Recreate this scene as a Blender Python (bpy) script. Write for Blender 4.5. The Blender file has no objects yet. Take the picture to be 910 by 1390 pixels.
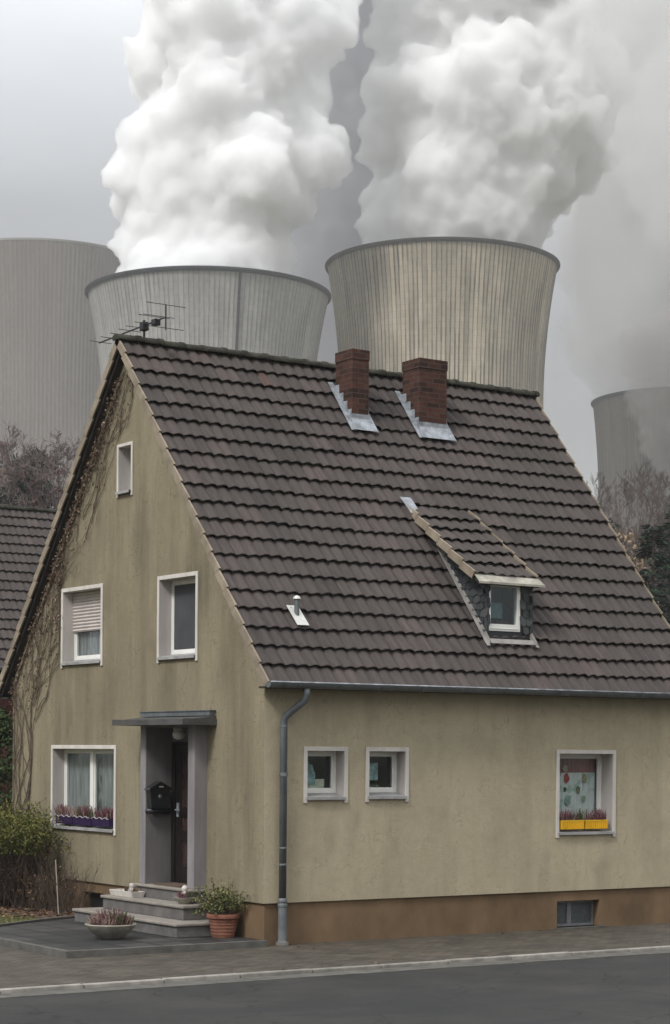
import bpy, bmesh, math, random
import numpy as np
from mathutils import Vector, Matrix, noise as mnoise

S = bpy.context.scene
COL = S.collection
R = math.radians
rng = random.Random(7)

# ------------------------------------------------------------------ helpers
class MB:
    """collects geometry for ONE mesh object"""
    def __init__(self):
        self.v = []; self.f = []; self.var = []; self.uv = None
    def poly(self, pts, var=0.5):
        n = len(self.v); self.v += [tuple(p) for p in pts]
        self.f.append(tuple(range(n, n + len(pts)))); self.var.append(var)
    def box(self, x0, x1, y0, y1, z0, z1, var=0.5, M=None):
        n = len(self.v)
        c = [(x0,y0,z0),(x1,y0,z0),(x1,y1,z0),(x0,y1,z0),(x0,y0,z1),(x1,y0,z1),(x1,y1,z1),(x0,y1,z1)]
        if M: c = [tuple(M @ Vector(p)) for p in c]
        self.v += c
        for q in ((0,3,2,1),(4,5,6,7),(0,1,5,4),(1,2,6,5),(2,3,7,6),(3,0,4,7)):
            self.f.append(tuple(n+i for i in q)); self.var.append(var)
    def prism(self, poly, d, var=0.5):
        """poly: list of 3d points, extruded by vector d"""
        n = len(self.v); k = len(poly)
        self.v += [tuple(p) for p in poly] + [tuple(Vector(p)+Vector(d)) for p in poly]
        self.f.append(tuple(range(n+k-1, n-1, -1))); self.f.append(tuple(range(n+k, n+2*k))); self.var += [var]*2
        for i in range(k):
            j = (i+1) % k
            self.f.append((n+i, n+j, n+k+j, n+k+i)); self.var.append(var)
    def tube(self, pts, rad, sides=8, cap=True, var=0.5):
        pts = [Vector(p) for p in pts]; m = len(pts)
        rads = rad if isinstance(rad, (list, tuple)) else [rad]*m
        n0 = len(self.v); up = Vector((0.13, 0.31, 0.94))
        for i, p in enumerate(pts):
            d = (pts[min(i+1, m-1)] - pts[max(i-1, 0)])
            if d.length < 1e-9: d = Vector((0,0,1))
            d.normalize()
            a = d.cross(up)
            if a.length < 0.15: a = d.cross(Vector((1, 0.2, 0)))
            a.normalize(); b = d.cross(a)
            for s in range(sides):
                t = 2*math.pi*s/sides
                self.v.append(tuple(p + (a*math.cos(t) + b*math.sin(t))*rads[i]))
        for i in range(m-1):
            for s in range(sides):
                s2 = (s+1) % sides
                self.f.append((n0+i*sides+s, n0+i*sides+s2, n0+(i+1)*sides+s2, n0+(i+1)*sides+s)); self.var.append(var)
        if cap:
            self.f.append(tuple(n0+s for s in range(sides-1, -1, -1))); self.var.append(var)
            self.f.append(tuple(n0+(m-1)*sides+s for s in range(sides))); self.var.append(var)
    def lathe(self, prof, c=(0,0,0), segs=24, close=False, var=0.5):
        n0 = len(self.v); m = len(prof)
        for (r, z) in prof:
            for s in range(segs):
                t = 2*math.pi*s/segs
                self.v.append((c[0]+r*math.cos(t), c[1]+r*math.sin(t), c[2]+z))
        for i in range(m-1):
            for s in range(segs):
                s2 = (s+1) % segs
                self.f.append((n0+i*segs+s, n0+i*segs+s2, n0+(i+1)*segs+s2, n0+(i+1)*segs+s)); self.var.append(var)
        if close:
            self.f.append(tuple(n0+s for s in range(segs-1, -1, -1))); self.var.append(var)
            self.f.append(tuple(n0+(m-1)*segs+s for s in range(segs))); self.var.append(var)
    def build(self, name, mat, parent=None, smooth=False, bevel=0.0, angle=None):
        me = bpy.data.meshes.new(name)
        me.from_pydata(self.v, [], self.f); me.update()
        if len(set(self.var)) > 1:
            at = me.attributes.new('var', 'FLOAT', 'FACE')
            at.data.foreach_set('value', self.var)
        if mat: me.materials.append(mat)
        if smooth or angle is not None:
            me.polygons.foreach_set('use_smooth', [True]*len(me.polygons))
            if angle is not None: me.set_sharp_from_angle(angle=R(angle))
        o = bpy.data.objects.new(name, me); COL.objects.link(o)
        if parent: o.parent = parent
        if bevel:
            b = o.modifiers.new('bevel', 'BEVEL'); b.width = bevel; b.segments = 2; b.limit_method = 'ANGLE'; b.angle_limit = R(40)
        return o

def tag(o, label=None, cat=None, group=None, kind=None):
    if label: o['label'] = label
    if cat: o['category'] = cat
    if group: o['group'] = group
    if kind: o['kind'] = kind
    return o
def empty(name, loc=(0,0,0), rz=0.0):
    o = bpy.data.objects.new(name, None); COL.objects.link(o)
    o.location = loc; o.rotation_euler = (0,0,rz); o.empty_display_size = 0.3
    return o
def dup(root, loc, rz=0.0, sc=1.0, label=None, group=None):
    kids = list(root.children)
    r = root.copy(); COL.objects.link(r); r.location = loc; r.rotation_euler = (0,0,rz)
    r.scale = (sc, sc, sc) if not isinstance(sc, tuple) else sc
    if label: r['label'] = label
    if group: r['group'] = group
    for ch in kids:
        c = ch.copy(); COL.objects.link(c); c.parent = r
        for g in list(ch.children):
            d = g.copy(); COL.objects.link(d); d.parent = c
    return r
def boolean_cut(o, cutter_mb):
    c = cutter_mb.build('cutter', None)
    m = o.modifiers.new('b', 'BOOLEAN'); m.operation = 'DIFFERENCE'; m.solver = 'EXACT'; m.object = c; m.use_self = True
    bpy.context.view_layer.update()
    dg = bpy.context.evaluated_depsgraph_get()
    me = bpy.data.meshes.new_from_object(o.evaluated_get(dg))
    o.modifiers.clear(); old = o.data; o.data = me; me.name = o.name
    cm = c.data; bpy.data.objects.remove(c); bpy.data.meshes.remove(cm); bpy.data.meshes.remove(old)

# ------------------------------------------------------------------ materials
class NT:
    def __init__(self, name):
        self.m = bpy.data.materials.new(name); self.m.use_nodes = True
        self.t = self.m.node_tree; self.t.nodes.clear()
        self.out = self.n('ShaderNodeOutputMaterial')
    def n(self, typ, **kw):
        x = self.t.nodes.new(typ)
        for k, v in kw.items(): setattr(x, k, v)
        return x
    def l(self, a, b): self.t.links.new(a, b)
    def coord(self, scale=(1,1,1), kind='Object'):
        tc = self.n('ShaderNodeTexCoord'); mp = self.n('ShaderNodeMapping')
        mp.inputs['Scale'].default_value = scale
        self.l(tc.outputs[kind], mp.inputs[0]); return mp.outputs[0]
    def noise(self, scale=(1,1,1), s=5.0, detail=4.0, rough=0.55, kind='Object'):
        x = self.n('ShaderNodeTexNoise'); x.inputs['Scale'].default_value = s
        x.inputs['Detail'].default_value = detail; x.inputs['Roughness'].default_value = rough
        self.l(self.coord(scale, kind), x.inputs['Vector']); return x.outputs['Fac']
    def ramp(self, fac, stops):
        x = self.n('ShaderNodeValToRGB'); e = x.color_ramp.elements
        while len(e) < len(stops): e.new(0.5)
        for el, (p, c) in zip(e, stops):
            el.position = p; el.color = (c, c, c, 1) if isinstance(c, (int, float)) else (*c, 1)
        self.l(fac, x.inputs[0]); return x.outputs[0]
    def mix(self, fac, a, b, mode='MIX'):
        x = self.n('ShaderNodeMix', data_type='RGBA', blend_type=mode)
        for i, v in ((0, fac), (6, a), (7, b)):
            if hasattr(v, 'links'): self.l(v, x.inputs[i])
            elif isinstance(v, (int, float)): x.inputs[i].default_value = v if i == 0 else (v, v, v, 1)
            else: x.inputs[i].default_value = (*v, 1)
        return x.outputs[2]
    def attr(self, name='var'):
        x = self.n('ShaderNodeAttribute'); x.attribute_name = name; return x.outputs['Fac']
    def bump(self, h, strength=0.3, dist=0.02):
        x = self.n('ShaderNodeBump'); x.inputs['Strength'].default_value = strength; x.inputs['Distance'].default_value = dist
        self.l(h, x.inputs['Height']); return x.outputs[0]
    def bsdf(self, color, rough=0.8, normal=None, metal=0.0, spec=0.4, **kw):
        x = self.n('ShaderNodeBsdfPrincipled')
        if hasattr(color, 'links'): self.l(color, x.inputs['Base Color'])
        else: x.inputs['Base Color'].default_value = (*color, 1)
        if hasattr(rough, 'links'): self.l(rough, x.inputs['Roughness'])
        else: x.inputs['Roughness'].default_value = rough
        x.inputs['Metallic'].default_value = metal; x.inputs['Specular IOR Level'].default_value = spec
        for k, v in kw.items(): x.inputs[k].default_value = v
        if normal: self.l(normal, x.inputs['Normal'])
        self.l(x.outputs[0], self.out.inputs[0]); return x

def simple(name, col, rough=0.7, var=0.25, s=6.0, scale=(1,1,1), metal=0.0, bump=0.0, spec=0.4, tint=None):
    t = NT(name); f = t.noise(scale, s, 5, 0.6)
    lo = tuple(c*(1-var) for c in col); hi = tuple(min(1, c*(1+var)) for c in (tint or col))
    c = t.ramp(f, [(0.3, lo), (0.7, hi)])
    nb = t.bump(t.noise(scale, s*8, 3), bump, 0.01) if bump else None
    t.bsdf(c, rough, nb, metal, spec); return t.m
def varmat(name, stops, rough=0.8, noise_s=8.0, amount=0.35, spec=0.3, trans=0.0):
    """colour chosen by the per-face 'var' attribute (leaf by leaf, tile by tile)"""
    t = NT(name); c = t.ramp(t.attr(), stops)
    f = t.ramp(t.noise((1,1,1), noise_s, 4), [(0.3, 1-amount), (0.7, 1.0)])
    c = t.mix(1.0, c, f, 'MULTIPLY')
    t.bsdf(c, rough, None, 0, spec)
    return t.m

def plaster(name, col, dark, streak=0.5, stains=(), axis='y'):
    t = NT(name)
    big = t.noise((1,1,0.5), 0.8, 6, 0.62)
    st = t.noise((1,1,0.10), 1.9, 5, 0.55)
    st2 = t.noise((1,1,0.14), 4.2, 6, 0.66)
    drip = t.noise((1,1,0.06), 13, 5, 0.65)
    fine = t.noise((1,1,1), 60, 4, 0.7)
    blot = t.noise((1,1,1), 2.6, 7, 0.68)
    def mul(a, b_):
        m = t.n('ShaderNodeMath', operation='MULTIPLY')
        for k, v in ((0, a), (1, b_)):
            if hasattr(v, 'links'): t.l(v, m.inputs[k])
            else: m.inputs[k].default_value = v
        return m.outputs[0]
    mid = tuple(a*0.6+b*0.4 for a, b in zip(col, dark))
    c = t.mix(t.ramp(big, [(0.36, 0), (0.66, 1)]), col, mid)
    c = t.mix(mul(t.ramp(st, [(0.46, 0), (0.70, 1)]), streak*0.75), c, dark)
    c = t.mix(mul(t.ramp(st2, [(0.50, 0), (0.72, 1)]), streak*0.45), c, tuple(x*0.95 for x in dark))
    c = t.mix(mul(mul(t.ramp(drip, [(0.54, 0), (0.68, 1)]), t.ramp(blot, [(0.45, 0), (0.6, 1)])), streak*0.6), c, tuple(x*0.85 for x in dark))
    c = t.mix(mul(t.ramp(t.noise((1,1,0.3), 4.5, 5, 0.6), [(0.60, 0), (0.75, 1)]), 0.3), c, tuple(min(1, x*1.25) for x in col))
    tc = t.n('ShaderNodeTexCoord')
    for (u, v, ru, rv, k) in stains:        # soot and run-off marks of their own shape
        mp = t.n('ShaderNodeMapping', vector_type='TEXTURE'); mp.inputs['Location'].default_value = (0, u, v) if axis == 'y' else (u, 0, v); mp.inputs['Scale'].default_value = (1.0, ru, rv) if axis == 'y' else (ru, 1.0, rv)
        ad = t.n('ShaderNodeVectorMath', operation='ADD'); nz_ = t.n('ShaderNodeTexNoise'); nz_.inputs['Scale'].default_value = 2.5; nz_.inputs['Detail'].default_value = 5
        sc = t.n('ShaderNodeVectorMath', operation='SCALE'); sc.inputs['Scale'].default_value = 0.5
        t.l(tc.outputs['Object'], nz_.inputs['Vector']); t.l(nz_.outputs['Color'], sc.inputs[0]); t.l(tc.outputs['Object'], ad.inputs[0]); t.l(sc.outputs[0], ad.inputs[1])
        t.l(ad.outputs[0], mp.inputs[0]); g_ = t.n('ShaderNodeTexGradient', gradient_type='QUADRATIC_SPHERE'); t.l(mp.outputs[0], g_.inputs[0])
        c = t.mix(mul(mul(g_.outputs['Fac'], k), t.ramp(st2, [(0.3, 0.55), (0.65, 1)])), c, tuple(x*0.45 for x in dark))
    wm_ = t.n('ShaderNodeTexNoise'); wm_.inputs['Scale'].default_value = 3.4; wm_.inputs['Detail'].default_value = 5; wm_.inputs['Distortion'].default_value = 1.6
    t.l(t.coord((1,1,1)), wm_.inputs['Vector']); c = t.mix(mul(t.ramp(wm_.outputs['Fac'], [(0.475, 0), (0.497, 1), (0.503, 1), (0.525, 0)]), mul(t.ramp(blot, [(0.45, 0), (0.62, 1)]), 0.5)), c, tuple(x*0.8 for x in dark))
    c = t.mix(0.5, c, t.ramp(blot, [(0.3, 0.74), (0.5, 1.0), (0.75, 1.12)]), 'MULTIPLY')
    c = t.mix(0.5, c, t.ramp(fine, [(0.3, 0.7), (0.7, 1.15)]), 'MULTIPLY')
    h = t.mix(0.35, fine, t.noise((1,1,1), 6, 4))
    t.bsdf(c, 0.95, t.bump(h, 0.6, 0.02), 0, 0.15); return t.m

def concrete_tower(name, col, dark, ribs, streak=0.6, rings=80, tone=.16, joint=.5):
    """UV: u round the shell, v up the shell; one cell of u*ribs is one cast rib"""
    t = NT(name)
    def math_(op, a, b_=None, c_=None):
        m = t.n('ShaderNodeMath', operation=op)
        for k, v in enumerate((a, b_, c_)):
            if v is None: continue
            if hasattr(v, 'links'): t.l(v, m.inputs[k])
            else: m.inputs[k].default_value = v
        return m.outputs[0]
    tc = t.n('ShaderNodeTexCoord'); sp = t.n('ShaderNodeSeparateXYZ'); t.l(tc.outputs['UV'], sp.inputs[0])
    u = math_('MULTIPLY', sp.outputs[0], float(ribs)); cell = math_('FLOOR', u); fr = math_('FRACT', u); v = sp.outputs[1]
    dist = math_('ABSOLUTE', math_('SUBTRACT', fr, 0.5))               # 0 mid-rib, .5 at the joint
    def cellnoise(ku, kv, off, detail=3):
        cb = t.n('ShaderNodeCombineXYZ'); t.l(math_('MULTIPLY_ADD', cell, ku, off), cb.inputs[0]); t.l(math_('MULTIPLY', v, kv), cb.inputs[1])
        x = t.n('ShaderNodeTexNoise'); x.inputs['Scale'].default_value = 1; x.inputs['Detail'].default_value = detail; t.l(cb.outputs[0], x.inputs['Vector']); return x.outputs['Fac']
    patch = t.noise((11, 4.5, 1), 1.0, 6, 0.62, 'UV'); fine = t.noise((ribs*1.5, 60, 1), 1.0, 4, 0.65, 'UV')
    c = t.mix(t.ramp(patch, [(0.36, 0), (0.66, 1)]), col, tuple(a*0.62+b*0.38 for a, b in zip(col, dark)))
    tn = t.ramp(cellnoise(3.7, 3.0, 11.3), [(0.3, 1-tone), (0.7, 1+tone)]); c = t.mix(1.0, c, tn, 'MULTIPLY')
    c = t.mix(0.6, c, t.ramp(fine, [(0.3, 0.72), (0.7, 1.18)]), 'MULTIPLY')
    # dark run-off: starts at random heights beside a joint and fades out down the rib
    st = t.ramp(cellnoise(5.3, 7.0, 3.1, 5), [(0.49, 0), (0.585, 1)]); near = t.ramp(dist, [(0.10, 0.0), (0.42, 1)])
    hi = t.ramp(t.noise((6, 2.2, 1), 1.0, 4, 0.6, 'UV'), [(0.38, 0.15), (0.62, 1)])
    c = t.mix(math_('MULTIPLY', math_('MULTIPLY', math_('MULTIPLY', st, near), hi), streak), c, dark)
    # the joint lines themselves
    jl = t.ramp(dist, [(0.36, 0), (0.46, 1)]); jn = t.ramp(cellnoise(9.1, 9.0, 7.7, 4), [(0.32, 0.35), (0.6, 1)])
    c = t.mix(math_('MULTIPLY', math_('MULTIPLY', jl, jn), joint), c, tuple(x*0.8 for x in dark))
    # casting lifts: thin rings
    rf = math_('FRACT', math_('MULTIPLY', v, float(rings))); rl = t.ramp(rf, [(0.0, 1), (0.10, 1), (0.16, 0), (1, 0)])
    c = t.mix(math_('MULTIPLY', rl, 0.10), c, dark)
    t.bsdf(c, 0.95, None, 0, 0.1); return t.m

def glass_mat():
    t = NT('window_glass')
    fa = t.n('ShaderNodeLayerWeight'); fa.inputs[0].default_value = 0.5
    pw = t.n('ShaderNodeMath', operation='POWER'); t.l(fa.outputs['Facing'], pw.inputs[0]); pw.inputs[1].default_value = 4.5
    lw = t.n('ShaderNodeMath', operation='MULTIPLY_ADD'); t.l(pw.outputs[0], lw.inputs[0]); lw.inputs[1].default_value = 0.9; lw.inputs[2].default_value = 0.035
    tr = t.n('ShaderNodeBsdfTransparent'); tr.inputs[0].default_value = (0.9, 0.93, 0.93, 1)
    gl = t.n('ShaderNodeBsdfGlossy'); gl.inputs['Roughness'].default_value = 0.03; gl.inputs[0].default_value = (0.9,0.95,1,1)
    mx = t.n('ShaderNodeMixShader'); t.l(lw.outputs[0], mx.inputs[0]); t.l(tr.outputs[0], mx.inputs[1]); t.l(gl.outputs[0], mx.inputs[2])
    t.l(mx.outputs[0], t.out.inputs[0]); return t.m

def brick_mat(name, c1, c2, mortar, scale=1.0, coords=None, bw=0.24, bh=0.078, ms=0.007):
    t = NT(name)
    tc = t.n('ShaderNodeTexCoord'); sp = t.n('ShaderNodeSeparateXYZ'); t.l(tc.outputs['Object'], sp.inputs[0])
    ad = t.n('ShaderNodeMath', operation='ADD'); t.l(sp.outputs[0], ad.inputs[0]); t.l(sp.outputs[1], ad.inputs[1])
    cb = t.n('ShaderNodeCombineXYZ'); t.l(ad.outputs[0], cb.inputs[0]); t.l(sp.outputs[2], cb.inputs[1])
    b = t.n('ShaderNodeTexBrick'); b.inputs['Scale'].default_value = 1.0
    b.inputs['Brick Width'].default_value = bw; b.inputs['Row Height'].default_value = bh; b.inputs['Mortar Size'].default_value = ms; b.inputs['Mortar Smooth'].default_value = .3; b.inputs['Bias'].default_value = -.15
    b.inputs['Color1'].default_value = (*c1,1); b.inputs['Color2'].default_value = (*c2,1); b.inputs['Mortar'].default_value = (*mortar,1)
    t.l(cb.outputs[0], b.inputs['Vector'])
    c = t.mix(0.6, b.outputs['Color'], t.ramp(t.noise((1,1,1), 7, 5), [(0.3, 0.55), (0.7, 1.1)]), 'MULTIPLY')
    t.bsdf(c, 0.9, t.bump(b.outputs['Fac'], -0.6, 0.01), 0, 0.2); return t.m

def paver_mat():
    t = NT('concrete_pavers')
    b = t.n('ShaderNodeTexBrick'); b.inputs['Scale'].default_value = 1.0
    b.inputs['Brick Width'].default_value = 0.2; b.inputs['Row Height'].default_value = 0.1; b.inputs['Mortar Size'].default_value = 0.006
    b.inputs['Color1'].default_value = (0.062,0.052,0.04,1); b.inputs['Color2'].default_value = (0.112,0.094,0.073,1); b.inputs['Mortar'].default_value = (0.035,0.035,0.024,1)
    t.l(t.coord(), b.inputs['Vector'])
    c = t.mix(0.8, b.outputs['Color'], t.ramp(t.noise((1,1,1), 1.3, 6, 0.65), [(0.3, 0.5), (0.7, 1.15)]), 'MULTIPLY')
    c = t.mix(0.5, c, t.ramp(t.noise((1,1,1), 40, 3), [(0.3, 0.6), (0.7, 1.2)]), 'MULTIPLY')
    t.bsdf(c, 0.75, t.bump(b.outputs['Fac'], -0.5, 0.008), 0, 0.35); return t.m

M = {}
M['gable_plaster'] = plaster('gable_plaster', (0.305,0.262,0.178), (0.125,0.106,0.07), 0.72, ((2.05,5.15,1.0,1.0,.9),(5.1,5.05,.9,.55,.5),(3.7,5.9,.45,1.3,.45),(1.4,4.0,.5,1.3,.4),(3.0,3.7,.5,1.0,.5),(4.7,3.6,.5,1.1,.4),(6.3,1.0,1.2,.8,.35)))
M['side_plaster'] = plaster('side_plaster', (0.50,0.432,0.302), (0.30,0.256,0.178), 0.40, ((0.65,1.6,.22,.7,.5),(1.3,1.65,.2,.6,.45),(1.65,1.6,.2,.7,.5),(2.35,1.7,.2,.6,.4),(5.05,1.0,.25,.8,.5),(6.15,1.0,.22,.7,.5),(3.8,3.0,1.3,.5,.35),(7.1,1.6,.5,1.2,.4),(3.0,.8,1.1,.4,.3)), 'x')  # base colour lightened to make up for the shade on the eave wall
M['plinth'] = simple('plinth_paint', (0.165,0.108,0.062), 0.9, 0.28, 1.6, (1,1,0.6), bump=0.25, spec=0.2)
M['white_paint'] = simple('white_paint', (0.58,0.54,0.495), 0.6, 0.14, 3, (2,2,0.6))
M['reveal'] = simple('reveal_paint', (0.47,0.43,0.405), 0.7, 0.15, 2, (2,2,0.4))
M['pvc'] = simple('white_frame', (0.76,0.75,0.71), 0.35, 0.06, 3)
M['sill'] = simple('grey_sill', (0.30,0.295,0.29), 0.6, 0.3, 4)
M['shutter'] = simple('shutter_slats', (0.5,0.45,0.42), 0.5, 0.12, 4)
M['glass'] = glass_mat()
M['zinc'] = simple('zinc', (0.155,0.168,0.175), 0.55, 0.3, 2.5, (2,2,0.7), metal=0.55)
M['pipe_iron'] = simple('grey_painted_iron', (0.13,0.14,0.145), 0.6, 0.3, 5)
M['lead'] = simple('sheet_lead', (0.29,0.31,0.335), 0.65, 0.5, 7, metal=0.15)
M['old_lead'] = simple('weathered_lead', (0.27,0.255,0.24), 0.75, 0.3, 5)
M['alu'] = simple('pale_sheet_metal', (0.62,0.61,0.57), 0.45, 0.18, 6, metal=0.3)
M['verge'] = simple('pale_verge_tile', (0.25,0.205,0.152), 0.85, 0.35, 2.5)
M['soffit'] = simple('dark_soffit', (0.035,0.03,0.028), 0.9, 0.3, 3)
M['ridge'] = simple('mossy_ridge_tile', (0.034,0.031,0.028), 0.95, 0.5, 5, bump=0.6, tint=(0.05,0.049,0.038), spec=0.1)
M['brick'] = brick_mat('chimney_brick', (0.036,0.018,0.014), (0.105,0.042,0.03), (0.075,0.056,0.047), ms=0.009)
M['brick_dark'] = brick_mat('dark_red_brick', (0.07,0.022,0.018), (0.1,0.03,0.024), (0.05,0.035,0.03))
M['stone'] = simple('grey_step_stone', (0.12,0.113,0.108), 0.8, 0.3, 4, bump=0.25)
M['tread'] = simple('pale_tread_stone', (0.25,0.225,0.195), 0.75, 0.22, 5, bump=0.2)
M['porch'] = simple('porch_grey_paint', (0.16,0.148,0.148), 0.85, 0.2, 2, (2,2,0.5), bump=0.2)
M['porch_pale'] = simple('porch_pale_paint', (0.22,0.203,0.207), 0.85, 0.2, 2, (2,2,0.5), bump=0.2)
M['door'] = simple('dark_door', (0.012,0.009,0.008), 0.35, 0.3, 3)
M['door_glass'] = simple('ribbed_door_glass', (0.036,0.02,0.019), 0.25, 0.5, 6, (3,3,0.6))
M['black'] = simple('black_iron', (0.014,0.015,0.017), 0.4, 0.3, 8)
M['bitumen'] = simple('grey_roof_felt', (0.075,0.075,0.072), 0.8, 0.3, 4, bump=0.3)
M['lampglass'] = simple('opal_lamp_glass', (0.6,0.58,0.55), 0.25, 0.05, 3)
M['net'] = simple('net_curtain', (0.30,0.30,0.29), 0.9, 0.45, 3, (7,7,0.5))
M['greycurtain'] = simple('grey_curtain', (0.3,0.3,0.31), 0.9, 0.3, 2, (8,8,0.6))
M['screen'] = simple('insect_screen', (0.062,0.066,0.07), 0.9, 0.2, 2)
M['stem'] = simple('vine_stem', (0.10,0.074,0.054), 0.95, 0.4, 6)
M['terracotta'] = simple('terracotta', (0.23,0.095,0.06), 0.95, 0.4, 5, bump=0.15)
M['concrete_bowl'] = simple('bowl_concrete', (0.29,0.265,0.22), 0.9, 0.3, 7, bump=0.35)
M['soil'] = simple('potting_soil', (0.03,0.022,0.016), 1.0, 0.4, 20)
M['purple'] = simple('purple_plastic', (0.032,0.015,0.066), 0.5, 0.15, 5)
M['yellow'] = simple('yellow_plastic', (0.72,0.4,0.012), 0.45, 0.12, 5)
M['bark'] = simple('grey_bark', (0.12,0.10,0.092), 0.95, 0.35, 2, (1,1,0.4))
M['birch'] = simple('birch_bark', (0.42,0.39,0.36), 0.9, 0.4, 2, (1,1,2.5))
M['twig'] = simple('brown_twig', (0.085,0.06,0.045), 0.95, 0.4, 3)
M['stake'] = simple('weathered_stake', (0.3,0.27,0.23), 0.9, 0.25, 8)
M['slate'] = varmat('dormer_slate', [(0.0,(0.035,0.038,0.041)), (1.0,(0.085,0.09,0.092))], 0.6, 14, 0.4)
M['tile'] = None
def tile_mat(name):
    t = NT(name)
    c = t.ramp(t.attr(), [(0.0,(0.060,0.051,0.048)), (0.35,(0.075,0.063,0.059)), (0.7,(0.086,0.071,0.066)), (0.93,(0.100,0.080,0.073)), (0.995,(0.095,0.073,0.068)), (1.0,(0.125,0.068,0.053))])
    c = t.mix(0.75, c, t.ramp(t.noise((14,1.4,1.4), 1.5, 5, 0.65), [(0.3,0.62),(0.7,1.2)]), 'MULTIPLY')
    c = t.mix(t.ramp(t.noise((1,1,1), 0.55, 5, 0.6), [(0.45,0),(0.75,0.4)]), c, (0.05,0.05,0.042))
    c = t.mix(t.ramp(t.noise((1,1,1), 24, 3, 0.5), [(0.68,0),(0.78,0.35)]), c, (0.14,0.13,0.11))
    t.bsdf(c, 0.85, t.bump(t.noise((1,1,1), 90, 3), 0.25, 0.004), 0, 0.15); return t.m
M['tile'] = tile_mat('brown_roof_tile')
M['heather_leaf'] = varmat('heather', [(0.0,(0.06,0.085,0.035)), (0.25,(0.16,0.16,0.075)), (0.45,(0.13,0.045,0.06)), (0.65,(0.2,0.065,0.1)), (0.8,(0.27,0.13,0.15)), (1.0,(0.42,0.33,0.26))], 0.9)
M['shrub_leaf'] = varmat('shrub_leaves', [(0.0,(0.05,0.07,0.02)), (0.45,(0.13,0.15,0.05)), (0.85,(0.24,0.24,0.09)), (1.0,(0.33,0.29,0.12))], 0.65)
M['hedge_leaf'] = varmat('hedge_leaves', [(0.0,(0.045,0.06,0.012)), (0.5,(0.13,0.135,0.03)), (1.0,(0.22,0.19,0.05))], 0.75)
M['conifer_leaf'] = varmat('conifer_needles', [(0.0,(0.009,0.022,0.014)), (0.6,(0.02,0.044,0.024)), (1.0,(0.045,0.075,0.035))], 0.8)
M['pine_leaf'] = varmat('pine_needles', [(0.0,(0.016,0.026,0.018)), (1.0,(0.045,0.06,0.036))], 0.85)
M['green_leaf'] = varmat('evergreen_leaves', [(0.0,(0.016,0.035,0.012)), (0.6,(0.05,0.085,0.025)), (1.0,(0.12,0.14,0.04))], 0.7)
M['dead_leaf'] = varmat('dead_leaves', [(0.0,(0.07,0.035,0.02)), (0.5,(0.15,0.075,0.04)), (1.0,(0.3,0.2,0.13))], 0.9)
M['vine_leaf'] = varmat('withered_vine_leaves', [(0.0,(0.075,0.045,0.03)), (0.5,(0.17,0.115,0.08)), (1.0,(0.42,0.35,0.28))], 0.9)
M['tan_leaf'] = varmat('tan_leaves', [(0.0,(0.2,0.13,0.075)), (1.0,(0.36,0.26,0.16))], 0.9)
M['rust_seed'] = varmat('rust_seed_heads', [(0.0,(0.075,0.035,0.035)), (1.0,(0.16,0.08,0.075))], 0.9)
M['grass'] = varmat('lawn_grass', [(0.0,(0.05,0.075,0.015)), (0.6,(0.115,0.13,0.028)), (1.0,(0.2,0.17,0.06))], 0.8)

# ------------------------------------------------------------------ camera
YAW = R(56.0068); CAMP = Vector((-14.045, -22.491, 2.569)); F = 2726.9
RIGHT = Vector((math.sin(YAW), -math.cos(YAW), 0)); FWD = Vector((math.cos(YAW), math.sin(YAW), 0))
def at(lat, dep, z=0.0):
    """a place given by metres to the side of and metres away from the photographer's standpoint"""
    p = CAMP + RIGHT*lat + FWD*dep
    return Vector((p.x, p.y, z))
cam = bpy.data.cameras.new('camera'); co = bpy.data.objects.new('camera', cam); COL.objects.link(co); S.camera = co
cam.sensor_fit = 'HORIZONTAL'; cam.sensor_width = 36; cam.lens = F/910*36
cam.shift_y = (1020.84-695)/910; cam.shift_x = 0
cam.clip_start = 0.5; cam.clip_end = 12000
co.matrix_world = Matrix.Translation(CAMP) @ Matrix.Rotation(-(math.pi/2-YAW), 4, 'Z') @ Matrix.Rotation(math.pi/2, 4, 'X') @ Matrix.Rotation(R(0.4185), 4, 'Z')

# ------------------------------------------------------------------ light
SUN_EL = R(46); SUN_DIR = (RIGHT*-0.58 + FWD*-0.81).normalized()      # towards the sun, on the ground plan
w = bpy.data.worlds.new('World'); S.world = w; w.use_nodes = True
nt = w.node_tree; nt.nodes.clear()
wo = nt.nodes.new('ShaderNodeOutputWorld'); bg = nt.nodes.new('ShaderNodeBackground'); bg.inputs[1].default_value = 0.1
sky = nt.nodes.new('ShaderNodeTexSky'); sky.sky_type = 'NISHITA'; sky.sun_disc = False
sky.sun_elevation = SUN_EL; sky.sun_rotation = math.atan2(SUN_DIR.x, SUN_DIR.y); sky.dust_density = 4; sky.air_density = 1.5
tc = nt.nodes.new('ShaderNodeTexCoord'); sp = nt.nodes.new('ShaderNodeSeparateXYZ'); nt.links.new(tc.outputs['Generated'], sp.inputs[0])
rp = nt.nodes.new('ShaderNodeValToRGB'); el = rp.color_ramp.elements
stops = [(0.0,(1.5,1.53,1.55)), (0.16,(2.1,2.16,2.25)), (0.26,(3.7,3.85,4.1)), (0.345,(8.5,8.8,9.15)), (0.6,(11.9,12.2,12.6)), (1.0,(12.2,12.6,13.0))]
SKY_GAIN = 1.0
while len(el) < len(stops): el.new(0.5)
for e_, (p_, c_) in zip(el, stops): e_.position = p_; e_.color = (*[v*SKY_GAIN for v in c_], 1)
nt.links.new(sp.outputs[2], rp.inputs[0])
cn = nt.nodes.new('ShaderNodeTexNoise'); cn.inputs['Scale'].default_value = 3.2; cn.inputs['Detail'].default_value = 5; cn.inputs['Roughness'].default_value = 0.5
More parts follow.
